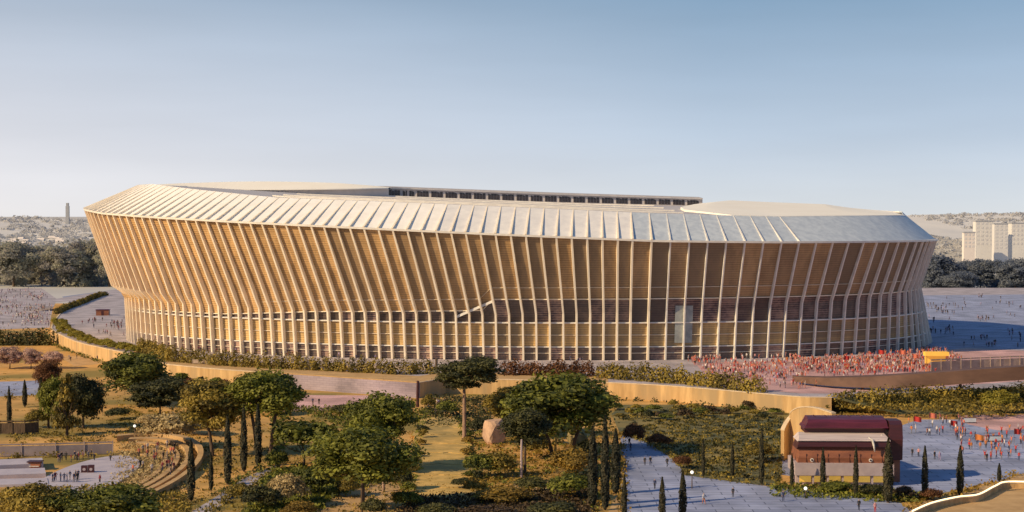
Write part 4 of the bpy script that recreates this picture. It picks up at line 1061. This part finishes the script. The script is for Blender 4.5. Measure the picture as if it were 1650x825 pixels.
# fence of pale panels behind the walkway
def fence(name, pts, h, label, m, step=3.0, z=0.0, cat='fence'):
    root = empty(name, pts[0]); tag(root, label, cat); o0 = Vector(pts[0]); k = 0
    ps_ = []
    for a, b in zip(pts, pts[1:]):
        n = max(1, int((b - a).length / step)); ps_ += [a.lerp(b, i / n) for i in range(n)]
    ps_.append(pts[-1]); mb = MB()
    for a, b in zip(ps_, ps_[1:]):
        a, b = a - o0, b - o0; y = Vector((0, .06, 0))
        for zz0, zz1 in ((.15, h * .82), (h * .9, h)):
            z0, z1_ = Vector((0, 0, zz0)), Vector((0, 0, zz1)); mb.hexa([a + z0, b + z0, b + y + z0, a + y + z0, a + z1_, b + z1_, b + y + z1_, a + y + z1_])
    mb.build('panel', m, root); 
    for p in ps_:
        q = p - o0; mb = MB(); mb.box(q.x - .09, q.x + .09, q.y - .12, q.y - .02, 0, h + .15); mb.build('post', m, root)
fence('fence', [G(1500, 600, 0), G(1580, 596, 0), G(1690, 592, 0)], 3.6, 'pale boarded fence behind the walkway at the right edge', mat('fence_board', (.42, .33, .27), (.33, .25, .2), scale=.6))
fence('fence', [G(0, 700), G(40, 700), G(62, 698)], 3.0, 'low dark wooden fence under the cypresses on the left', BARK, step=2)
fence('fence', [G(-20, 737), G(90, 735), G(182, 732)], 2.6, 'long low lilac fence behind the open air stage', mat('lilac_board', (.33, .27, .28), (.26, .21, .23), scale=.5), step=4.5)
fence('fence', [G(310, 586, 0), G(470, 592, 0), G(700, 598, 0)], 1.3, 'thin pale rail fence in front of the long hedge', mat('fence_board', (0, 0, 0)), step=4)
# open air stage and seating
STG = mat('stage_paving', (.48, .44, .52), (.40, .37, .46), scale=.3, detail=10)
c0 = G(142, 770); rx = 66 * c0.y / F; ry = 26
mb = MB(); ring = [(math.cos(a) * rx, math.sin(a) * ry) for a in np.linspace(0, 2 * math.pi, 48, endpoint=False)]
mb.poly([(x, y, .35) for x, y in ring])
for (xa, ya), (xb, yb) in zip(ring, ring[1:] + ring[:1]): mb.quad((xa, ya, -.3), (xb, yb, -.3), (xb, yb, .35), (xa, ya, .35))
tag(mb.build('stage', STG, None, c0), 'round lilac open air stage at the lower left', 'stage')
mb = MB()
for k in range(3):
    a, b, c, d = [v - G(0, 782) for v in (G(-30, 786 - k * 12), G(78 - k * 4, 783 - k * 13), G(76 - k * 4, 774 - k * 13), G(-30, 776 - k * 12))]
    dn = Vector((0, 0, -.5)); up = Vector((0, 0, .45 + .4 * k)); mb.hexa([a + dn, b + dn, c + dn, d + dn, a + up, b + up, c + up, d + up])
tag(mb.build('stage_steps', STG, None, G(0, 782)), 'wide pale lilac steps left of the round stage', 'steps')
for j in range(5):
    mb = MB(); R0 = rx + 1.6 + j * 2.1; z = .2 + j * .24
    aa = np.linspace(-.45, 1.3 + .16 * j, 48)
    for a, b in zip(aa, aa[1:]):
        def q(t, r, zz): return Vector((math.cos(t) * r, math.sin(t) * (r * 2.6 + 7), zz))
        mb.hexa([q(a, R0, -.3), q(a, R0 + 1.0, -.3), q(b, R0 + 1.0, -.3), q(b, R0, -.3), q(a, R0, z), q(a, R0 + 1.0, z), q(b, R0 + 1.0, z), q(b, R0, z)])
    o = mb.build('seating_step', SAND, None, c0); tag(o, ['innermost curved sandy seating step around the round stage', 'second curved seating step from the round stage', 'third and middle curved seating step around the stage', 'fourth curved seating step from the round stage', 'outermost curved seating step around the round stage'][j], 'seating', 'curved seating steps')
# dark loudspeaker boxes on the stage
for k, px in enumerate((136, 147)):
    b = G(px, 764) + Vector((0, 0, .35)); t = empty('stage_box', b, .1); tag(t, ['dark box on the round stage, left of the two', 'dark box on the round stage, right of the two'][k], 'box')
    pb('body', [(-.55, .55, -.4, .4, 0, 1.25 + .1 * k)], MARD, t); mb = MB(); mb.tube([(0, -.42, .6), (0, -.40, .6)], [.28, .28], 12); mb.build('front_disc', LIL, t)
b = G(57, 757); t = empty('kiosk', b); tag(t, 'small rust red kiosk with flat roof left of the round stage', 'kiosk')
pb('body', [(-1.1, 1.1, -.8, .8, 0, 1.5)], BRN, t); pb('roof', [(-1.35, 1.35, -1.05, 1.05, 1.503, 1.7)], MARD, t); pb('counter', [(-.9, .9, -.98, -.82, .75, .85)], PAN_M, t)
# low block on the side plaza at the left
b = G(166, 508, 0); t = empty('low_block', b, .1); tag(t, 'small brown box building on the plaza left of the stadium', 'building')
pb('body', [(-2.7, 2.7, -2, 2, 0, 2.3)], BRN, t); pb('roof', [(-2.9, 2.9, -2.2, 2.2, 2.303, 2.6)], MAR, t); pb('door', [(-.5, .5, -2.06, -2.003, 0, 2)], MARD, t)
# globe lamps
WL = mat('lamp_globe', (.85, .84, .80), (.8, .8, .76), rough=.3, emit=((1, .95, .85), .9))
for px, py, top, lab in ((217, 708, 684, 'white globe lamp beside the dark shrub above the seating steps'), (1115, 787, 758, 'white globe lamp on a dark post on the blue path'), (1298, 803, 784, 'white globe lamp in front of the left end of the pavilion')):
    b = G(px, py); s = b.y / F; h = (py - top) * s; t = empty('globe_lamp', b); tag(t, lab, 'lamp', 'white globe lamps')
    mb = MB(); mb.tube([(0, 0, -.1), (0, 0, h - .5)], [.1, .07], 8); mb.build('post', BARK, t); mb = MB(); mb.ball((0, 0, h - .3), .3, 14, 9); mb.build('globe', WL, t, smooth=True)
# timber posts in the planting
for px, py, top, w, m_, lab in ((618, 792, 738, 5, BARK_PALE, 'pale timber post in the sand clearing behind the dark shrub'), (583, 832, 770, 4, BARK, 'dark slanting timber post at the bottom edge in the sand clearing'), (895, 736, 698, 4, mat('post_yellow', (.5, .38, .12)), 'yellowish post in the golden shrubs'), (673, 656, 614, 5, MARD, 'dark purple post at the right end of the lilac stone wall'), (703, 618, 578, 5, BARK, 'dark post at the edge of the hedge left of the pale limbed pine'), (840, 770, 708, 4, LIL, 'lilac grey post under the black low crowned tree')):
    b = G(px, py); s = b.y / F; h = (py - top) * s; mb = MB(); mb.tube([(0, 0, -.3), (0, 0, h * .5), (.06, 0, h)], [w * s * .5, w * s * .48, w * s * .42], 10); mb.ball((.06, 0, h), w * s * .44, 10, 5, sq=(1, 1, .4))
    tag(mb.build('post', m_, None, b), lab, 'post')
# lit terrace at the bottom right corner
line = smooth_line([G(1470, 836), G(1502, 822), G(1545, 812), G(1577, 808), G(1604, 794), G(1626, 787), G(1700, 789)], 6)
sheet('lit_terrace', [G(x, y) for x, y in [(1455, 845), (1490, 806), (1545, 796), (1598, 780), (1640, 764), (1720, 758), (1720, 850)]], SAND, .016)
wall('light_wall', line, GZ, GZ + .9, SANDW, 'low zigzag sand wall carrying the light strip at the bottom right corner', th=.5, coping=PALEC)
mb = MB()
for a, b in zip(line, line[1:]):
    u0 = Vector((0, -.12, 5.13 - 4.0)); w = Vector((0, .42, 0)); u1 = u0 + Vector((0, 0, .16))
    mb.hexa([a + u0, b + u0, b + w + u0, a + w + u0, a + u1, b + u1, b + w + u1, a + w + u1])
tag(mb.build('light_strip', mat('light_strip', (1, .9, .7), emit=((1, .74, .38), 2.0))), 'glowing zigzag light strip along the low wall at the bottom right', 'light strip')
# far things
tw = P(109, 357, 3300); t = empty('far_tower', (tw.x, tw.y, 24)); tag(t, 'thin hazy tower on the far hill left of the stadium', 'tower')
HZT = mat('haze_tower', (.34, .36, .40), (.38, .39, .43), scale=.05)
pb('shaft', [(-3.2, 3.2, -3, 3, 0, 36)], HZT, t); pb('top', [(-2.4, 2.4, -2.4, 2.4, 36.01, 42)], HZT, t)
def far_building(px0, px1, py0, py1, Y, m, label, rows, cols, mw):
    a, b = P(px0, py1, Y), P(px1, py1, Y); top = P(px0, py0, Y).z; w = b.x - a.x; t = empty('apartment_building', (a.x, Y, -4)); tag(t, label, 'building', 'pale buildings on the right horizon')
    pb('wall', [(0, w, 0, w * .6, -1, top + 4)], m, t); pb('roof', [(-.4, w + .4, -.4, w * .6 + .4, top + 4.01, top + 4.8)], HZT, t)
    zb3 = a.z + 4
    for r in range(rows):
        for c in range(cols):
            x = w * (c + .22) / cols; z = zb3 + (top - a.z) * (r + .25) / rows
            pb('window', [(x, x + w * .55 / cols, -.15, .1, z, z + (top - a.z) * .5 / rows)], mw, t)
PB1 = mat('far_pink', (.76, .69, .66), (.72, .66, .63), scale=.05); PB2 = mat('far_white', (.70, .69, .68), (.66, .65, .65), scale=.05); PB3 = mat('far_grey', (.66, .65, .65), (.62, .61, .62), scale=.05); FW = mat('far_window', (.63, .62, .63), (.59, .58, .60), scale=.2)  # walls and windows faded to paint in the haze
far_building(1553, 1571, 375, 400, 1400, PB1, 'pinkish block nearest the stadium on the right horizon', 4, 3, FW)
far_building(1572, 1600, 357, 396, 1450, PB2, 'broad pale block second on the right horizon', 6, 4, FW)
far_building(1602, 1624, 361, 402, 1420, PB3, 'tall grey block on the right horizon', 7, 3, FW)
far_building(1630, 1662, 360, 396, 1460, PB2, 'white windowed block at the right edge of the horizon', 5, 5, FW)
for k in range(26):
    px = random.uniform(10, 150); Y = random.uniform(1550, 2150); b = P(px, 380, Y); w = random.uniform(4, 9); h = random.uniform(1.5, 4); t = empty('far_house', (b.x, b.y, RG2(b.x, b.y))); tag(t, 'tiny hazy pale house among the far houses on the left hillside', 'house', 'far pale houses on the left hillside')
    pb('wall', [(-w / 2, w / 2, -4, 4, -6, h)], random.choice([PB2, mat('far_bright', (.78, .77, .78), (.7, .69, .7), scale=.05)]), t)
    mb = MB(); mb.hexa([(-w / 2 - .5, -4.5, h + .01), (w / 2 + .5, -4.5, h + .01), (w / 2 + .5, 4.5, h + .01), (-w / 2 - .5, 4.5, h + .01), (-w / 2, -.3, h + 2.4), (w / 2, -.3, h + 2.4), (w / 2, .3, h + 2.4), (-w / 2, .3, h + 2.4)]); mb.build('roof', PB1, t)

# ================================================================== PEOPLE
def person_mesh(pose):
    J = {'pel': (0, 0, .95, .15, .11), 'sp': (0, 0, 1.16, .135, .10), 'ch': (0, -.01, 1.36, .17, .11), 'nk': (0, 0, 1.50, .058, .058), 'hd': (0, -.015, 1.62, .085, .10), 'tp': (0, -.005, 1.72, .075, .085)}
    E = [('pel', 'sp'), ('sp', 'ch'), ('ch', 'nk'), ('nk', 'hd'), ('hd', 'tp')]
    for s, n in ((-1, 'l'), (1, 'r')):
        st_ = {'walk': .22 * s, 'stand': .02 * s, 'raise': .03 * s, 'wave': .05 * s, 'hips': .04 * s}[pose]
        J['hip' + n] = (s * .095, 0, .88, .10, .10); J['kn' + n] = (s * .10, -st_ * .7 - .02, .50, .066, .07); J['an' + n] = (s * .105, -st_ * 1.5 + .03, .10, .042, .045); J['to' + n] = (s * .12, -st_ * 1.5 - .13, .045, .035, .04)
        E += [('pel', 'hip' + n), ('hip' + n, 'kn' + n), ('kn' + n, 'an' + n), ('an' + n, 'to' + n)]
        J['sh' + n] = (s * .185, 0, 1.42, .062, .062)
        up = pose == 'raise' or (pose == 'wave' and s > 0)
        if up: el, wr, hn = (s * .30, -.04, 1.62), (s * .27, -.08, 1.88), (s * .27, -.09, 1.98)
        elif pose == 'walk': el, wr, hn = (s * .24, .10 * s, 1.14), (s * .24, .02 + .2 * s, .92), (s * .23, .22 * s - .02, .84)
        elif pose == 'hips': el, wr, hn = (s * .36, .06, 1.18), (s * .22, -.06, 1.03), (s * .16, -.10, 1.01)
        else: el, wr, hn = (s * .235, .02, 1.14), (s * .25, -.04, .90), (s * .245, -.06, .81)
        J['el' + n] = (*el, .046, .046); J['wr' + n] = (*wr, .034, .034); J['hn' + n] = (*hn, .04, .03)
        E += [('ch', 'sh' + n), ('sh' + n, 'el' + n), ('el' + n, 'wr' + n), ('wr' + n, 'hn' + n)]
    keys = list(J); me = bpy.data.meshes.new('person'); me.from_pydata([J[k][:3] for k in keys], [(keys.index(a), keys.index(b)) for a, b in E], [])
    o = bpy.data.objects.new('tmp', me); COL.objects.link(o); o.modifiers.new('skin', 'SKIN')
    sv = me.skin_vertices[0].data
    for i, k in enumerate(keys): sv[i].radius = J[k][3:]; sv[i].use_root = (k == 'pel')
    sb = o.modifiers.new('sub', 'SUBSURF'); sb.levels = 1
    dg = bpy.context.evaluated_depsgraph_get(); out = bpy.data.meshes.new_from_object(o.evaluated_get(dg)); out.name = 'person'
    bpy.data.objects.remove(o); bpy.data.meshes.remove(me)
    out.materials.clear()
    idx = []
    for p in out.polygons:
        c = p.center
        if c.z > 1.53 and abs(c.x) < .15: i = 3 if (c.z > 1.69 or c.y > .03) else 0
        elif c.z > 1.47 and abs(c.x) < .09: i = 0
        elif abs(c.x) > .15 and (c.z > 1.74 or (c.z < 1.0 and c.z > .7)): i = 0
        elif c.z > .93: i = 1
        elif c.z > .09: i = 2
        else: i = 3
        idx.append(i)
    for k in range(4): out.materials.append(None)
    out.polygons.foreach_set('material_index', idx); out.polygons.foreach_set('use_smooth', [True] * len(idx)); out.update()
    return out
POSES = {p: person_mesh(p) for p in ('stand', 'walk', 'raise', 'wave', 'hips')}
SKIN = mat('skin', (.45, .27, .19), (.40, .23, .16), coord='obj'); HAIR = mat('hair', (.03, .02, .015), coord='obj')
CL_ = {'red': (.50, .035, .03), 'coral': (.62, .17, .11), 'pink': (.60, .30, .32), 'white': (.72, .68, .68), 'dark blue': (.03, .045, .12), 'black': (.02, .02, .025), 'grey': (.22, .21, .24), 'maroon': (.18, .02, .04), 'orange': (.60, .20, .05), 'lilac': (.38, .30, .48)}
CM = {k: mat('cloth_' + k.replace(' ', '_'), v, scale=5, coord='obj') for k, v in CL_.items()}
PM = {}
def person(p, pose, top, legs, label, group=None, rz=None, sc=1.0):
    k = (pose, top, legs)
    if k not in PM:
        m = POSES[pose].copy()
        for i, mm in enumerate((SKIN, CM[top], CM[legs], HAIR)): m.materials[i] = mm
        PM[k] = m
    o = link('person', PM[k], None, p); o.rotation_euler = (0, 0, random.uniform(0, 6.28) if rz is None else rz); s = random.uniform(.95, 1.07) * sc; o.scale = (s, s, s)
    tag(o, label, 'person', group); return o
PT = {'stand': 'standing', 'walk': 'walking', 'raise': 'both arms up', 'wave': 'one arm up', 'hips': 'hands on hips'}
def crowd(poly, n, tops, where, group, z=0, poses=('stand', 'walk', 'raise', 'wave'), legs=('black', 'grey', 'dark blue'), sc=1.0):
    for k in range(n):
        x, y = rand_in(poly); pose = random.choice(poses); tp = random.choice(tops)
        person(G(x, y, z), pose, tp, random.choice(legs), 'person in %s top %s %s' % (tp, PT[pose], where), group, sc=sc)
def mass(poly, n, tops, z=0, poses=('stand', 'walk', 'raise', 'wave'), legs=('black', 'grey', 'dark blue')):
    """far dense crowd that reads as one mass"""
    V, Fc, MI = [], [], []; names = sorted(set(tops) | set(legs)); off = 0
    mats_ = [SKIN, HAIR] + [CM[c] for c in names]
    src = {}
    for p in poses:
        me = POSES[p]; src[p] = (np.array([v.co for v in me.vertices]), [tuple(q.vertices) for q in me.polygons], [q.material_index for q in me.polygons])
    for k in range(n):
        v, f, mi = src[random.choice(poses)]
        if k % 9 == 0: cc = rand_in(poly); sp = random.uniform(.5, 1)
        q = (cc[0] + random.gauss(0, 9 * sp), cc[1] + random.gauss(0, 2.0 * sp)) if k % 9 < 7 else rand_in(poly)
        if not in_poly(*q, poly): q = rand_in(poly)
        b = G(*q, z); a = random.uniform(0, 6.28); c, s_ = math.cos(a), math.sin(a); sc = random.uniform(.92, 1.08)
        V.append(v * sc @ np.array([[c, s_, 0], [-s_, c, 0], [0, 0, 1]]) + np.array(b))
        Fc += [tuple(i + off for i in q) for q in f]; off += len(v)
        t, l = 2 + names.index(random.choice(tops)), 2 + names.index(random.choice(legs)); mp = (0, t, l, 1); MI += [mp[i] for i in mi]
    me = bpy.data.meshes.new('crowd'); me.from_pydata(np.concatenate(V).tolist(), [], Fc)
    for m in mats_: me.materials.append(m)
    me.polygons.foreach_set('material_index', MI); me.polygons.foreach_set('use_smooth', [True] * len(Fc)); me.update()
    link('crowd', me)['kind'] = 'stuff'
REDS = ['red', 'red', 'coral', 'coral', 'coral', 'pink', 'pink', 'pink', 'white', 'white', 'maroon', 'orange', 'red', 'black', 'lilac', 'grey']
RL = ('red', 'coral', 'pink', 'maroon', 'lilac', 'white', 'dark blue', 'black', 'grey')
mass([(1270, 584), (1400, 574), (1520, 564), (1550, 582), (1500, 600), (1300, 602)], 900, REDS, .01, legs=RL)
crowd([(1285, 600), (1400, 598), (1500, 594), (1550, 586), (1500, 606), (1320, 609)], 70, REDS, 'at the front of the dense red crowd', 'red crowd at the stadium', .01, legs=RL)
mass([(1100, 578), (1290, 576), (1300, 612), (1230, 614), (1130, 598)], 330, REDS, .01, legs=RL)
crowd([(1120, 590), (1290, 606), (1330, 628), (1230, 628), (1150, 612)], 50, REDS, 'in the pink crowd behind the hedge', 'pink crowd at the stadium', .01, legs=RL)
mass([(1490, 478), (1650, 476), (1650, 560), (1500, 560)], 130, ['black', 'dark blue', 'dark blue', 'grey', 'black', 'lilac'], .01, poses=('stand', 'walk'))
mass([(-10, 468), (60, 466), (86, 488), (82, 526), (-10, 528)], 420, ['white', 'grey', 'pink', 'white', 'lilac', 'white', 'black'], GZ, poses=('stand', 'walk'), legs=('white', 'lilac', 'grey', 'black'))
mass([(130, 522), (200, 505), (206, 555), (190, 556)], 40, ['dark blue', 'black', 'lilac', 'grey', 'maroon'], .01, poses=('stand', 'walk'))
mass([(230, 566), (700, 586), (1000, 586), (1000, 580), (700, 580), (300, 560)], 60, ['lilac', 'dark blue', 'maroon', 'black'], .01, poses=('stand', 'walk'))
crowd([(1462, 682), (1500, 672), (1550, 676), (1560, 700), (1470, 704)], 22, ['red', 'coral', 'red', 'orange', 'white'], 'behind the maroon pavilion', 'red fans behind the pavilion', GZ + .02)
crowd([(1530, 700), (1650, 692), (1650, 752), (1600, 748), (1540, 730)], 62, ['red', 'coral', 'red', 'orange', 'white', 'dark blue', 'red'], 'in the red gathering by the edge', 'red fans near the right edge', GZ + .02)
crowd([(100, 576), (180, 576), (176, 582), (104, 584)], 7, ['black', 'dark blue', 'grey'], 'on the path below the sand wall', 'people on the sand path', GZ + .01, poses=('stand', 'walk'))
crowd([(82, 742), (150, 736), (150, 742), (84, 748)], 13, ['black', 'dark blue', 'grey', 'maroon'], 'lined up at the lilac fence', 'people at the stage fence', GZ, poses=('stand', 'hips'))
crowd([(84, 774), (126, 772), (126, 778), (84, 780)], 11, ['black', 'dark blue', 'maroon'], 'in the row on the round stage', 'people at the stage front', GZ + .36, poses=('stand', 'hips'))
crowd([(212, 766), (222, 728), (286, 720), (288, 766)], 30, ['white', 'grey', 'black', 'maroon', 'coral'], 'among the curved seating steps', 'people at the seating steps', GZ + .8, poses=('stand', 'hips'))
crowd([(690, 650), (735, 648), (735, 668), (690, 672)], 9, ['white', 'grey', 'black', 'lilac'], 'at the head of the stepped path', 'people at the head of the path', GZ, poses=('stand', 'walk'))
for px, py, pose, tp, lg, lab in ((1014, 718, 'walk', 'black', 'black', 'person in black walking at the narrow head of the blue path'), (1016, 726, 'stand', 'dark blue', 'black', 'person in dark blue just below the one at the narrow head of the blue path'),
    (1039, 750, 'stand', 'black', 'black', 'left person of the pair in black halfway down the blue path'), (1048, 750, 'stand', 'black', 'dark blue', 'right person of the pair in black halfway down the blue path'), (1075, 752, 'walk', 'black', 'black', 'person in black alone at the right side of the blue path bend'),
    (1055, 788, 'walk', 'dark blue', 'black', 'person in dark blue walking down the wide part of the blue path'), (1181, 801, 'stand', 'black', 'black', 'person in black standing on the wide lower path below the lawn'), (1262, 808, 'stand', 'dark blue', 'dark blue', 'person in dark blue on the wide lower path left of the globe lamp'),
    (1134, 812, 'walk', 'white', 'orange', 'person in white top and orange trousers on the lower blue path'), (1384, 822, 'walk', 'black', 'black', 'person in black at the bottom edge below the pavilion'), (1410, 826, 'stand', 'pink', 'red', 'person in pink at the bottom edge below the pavilion'),
    (1480, 736, 'hips', 'pink', 'black', 'person in bright pink top on the blue plaza right of the pavilion'), (1514, 742, 'walk', 'lilac', 'lilac', 'person in lilac walking on the blue plaza between two cypresses'), (1506, 740, 'stand', 'black', 'black', 'person in black left of the one in lilac on the blue plaza'), (1470, 736, 'stand', 'black', 'black', 'person in black left of the one in bright pink'),
    (1540, 702, 'hips', 'coral', 'maroon', 'person in coral top and maroon trousers standing alone on the blue plaza'), (1590, 744, 'stand', 'black', 'black', 'person in black standing below the red gathering'), (504, 652, 'stand', 'dark blue', 'black', 'left person of two on the pale court below the lilac stone wall'), (514, 652, 'walk', 'black', 'black', 'right person of two on the pale court below the lilac stone wall'),
    (124, 744, 'walk', 'black', 'black', 'person in black between fence and stage, left of three'), (152, 744, 'walk', 'black', 'black', 'person in black between fence and stage, middle of three'), (178, 745, 'walk', 'black', 'black', 'person in black between fence and stage, right of three'), (161, 780, 'stand', 'maroon', 'black', 'person in maroon near the front edge of the round stage')):
    person(G(px, py), pose, tp, lg, lab, rz=random.uniform(-.6, .6))
# banners held up in the crowd: pole and cloth, each a thing
for px, py, z, h, col, lab in ((1497, 690, GZ, 3.6, 'coral', 'coral flag on a pole above the fans behind the pavilion, the tallest'), (1472, 690, GZ, 2.8, 'red', 'red flag on a pole beside the roof end of the pavilion'), (1532, 694, GZ, 2.4, 'red', 'small red flag right of the tallest coral one'), (1571, 722, GZ, 3.0, 'orange', 'orange flag left of the red gathering'), (1634, 716, GZ, 3.4, 'red', 'red flag above the red gathering near the right edge'), (1648, 724, GZ, 3.0, 'coral', 'coral flag at the right edge above the red gathering'),
    (1360, 596, 0, 4.2, 'red', 'red flag above the left part of the dense crowd'), (1415, 592, 0, 5.2, 'red', 'tall bright red flag in the middle of the dense crowd'), (1450, 590, 0, 4.8, 'coral', 'coral flag right of the tall red one in the dense crowd'), (1470, 592, 0, 4.0, 'coral', 'second coral flag beside the glowing stand in the crowd'), (1310, 600, 0, 4.0, 'coral', 'coral flag at the left end of the dense crowd')):
    b = G(px, py, z); t = empty('flag', b, random.uniform(-.4, .4)); tag(t, lab, 'flag', 'flags in the crowds')
    mb = MB(); mb.tube([(0, 0, 0), (0, 0, h)], [.035, .03], 6); mb.build('pole', BARK, t)
    mb = MB(); n = 8
    for i in range(n):
        x0, x1 = i / n * 1.7, (i + 1) / n * 1.7; y0, y1 = .16 * math.sin(x0 * 4.2), .16 * math.sin(x1 * 4.2)
        mb.quad((x0 + .03, y0, h - 1.25 - .12 * x0), (x1 + .03, y1, h - 1.25 - .12 * x1), (x1 + .03, y1, h - .1 - .15 * x1), (x0 + .03, y0, h - .1 - .15 * x0))
    mb.build('cloth', CM[col], t)
# glowing stall in the crowd
b = G(1508, 592, 0); t = empty('market_stall', b); tag(t, 'glowing yellow stall with flat canopy at the right end of the dense red crowd', 'stall')
YEL = mat('stall_glow', (.8, .5, .08), (.7, .4, .05), coord='obj', emit=((1, .5, .1), .35))
pb('counter', [(-3, 3, -1, 1, 0, 1.1)], BRN, t); pb('back_panel', [(-3, 3, .8, .95, 1.103, 3.4)], YEL, t); pb('canopy', [(-3.4, 3.4, -1.5, 1.2, 3.403, 4.5)], YEL, t)
for x in (-2.9, 2.9): pb('post', [(x - .06, x + .06, -1.3, -1.18, 0, 3.4)], BARK, t)
# benches / barrier boards near the fans
for k, (px, py) in enumerate(((1563, 682), (1598, 712))):
    b = G(px, py); t = empty('barrier_board', b); tag(t, ['grey framed board standing behind the red fans beside the pavilion', 'longer grey framed board at the top of the red gathering'][k], 'barrier'); w = 1.4 + .6 * k
    pb('panel', [(-w, w, -.04, .04, .25, 1.2)], PAN_R, t); pb('frame', [(-w - .1, w + .1, -.07, .07, 1.203, 1.32), (-w - .1, w + .1, -.07, .07, .12, .247)], MARD, t)
    for x in (-w - .05, w + .05): pb('leg', [(x - .05, x + .05, -.3, .3, 0, .118)], MARD, t)
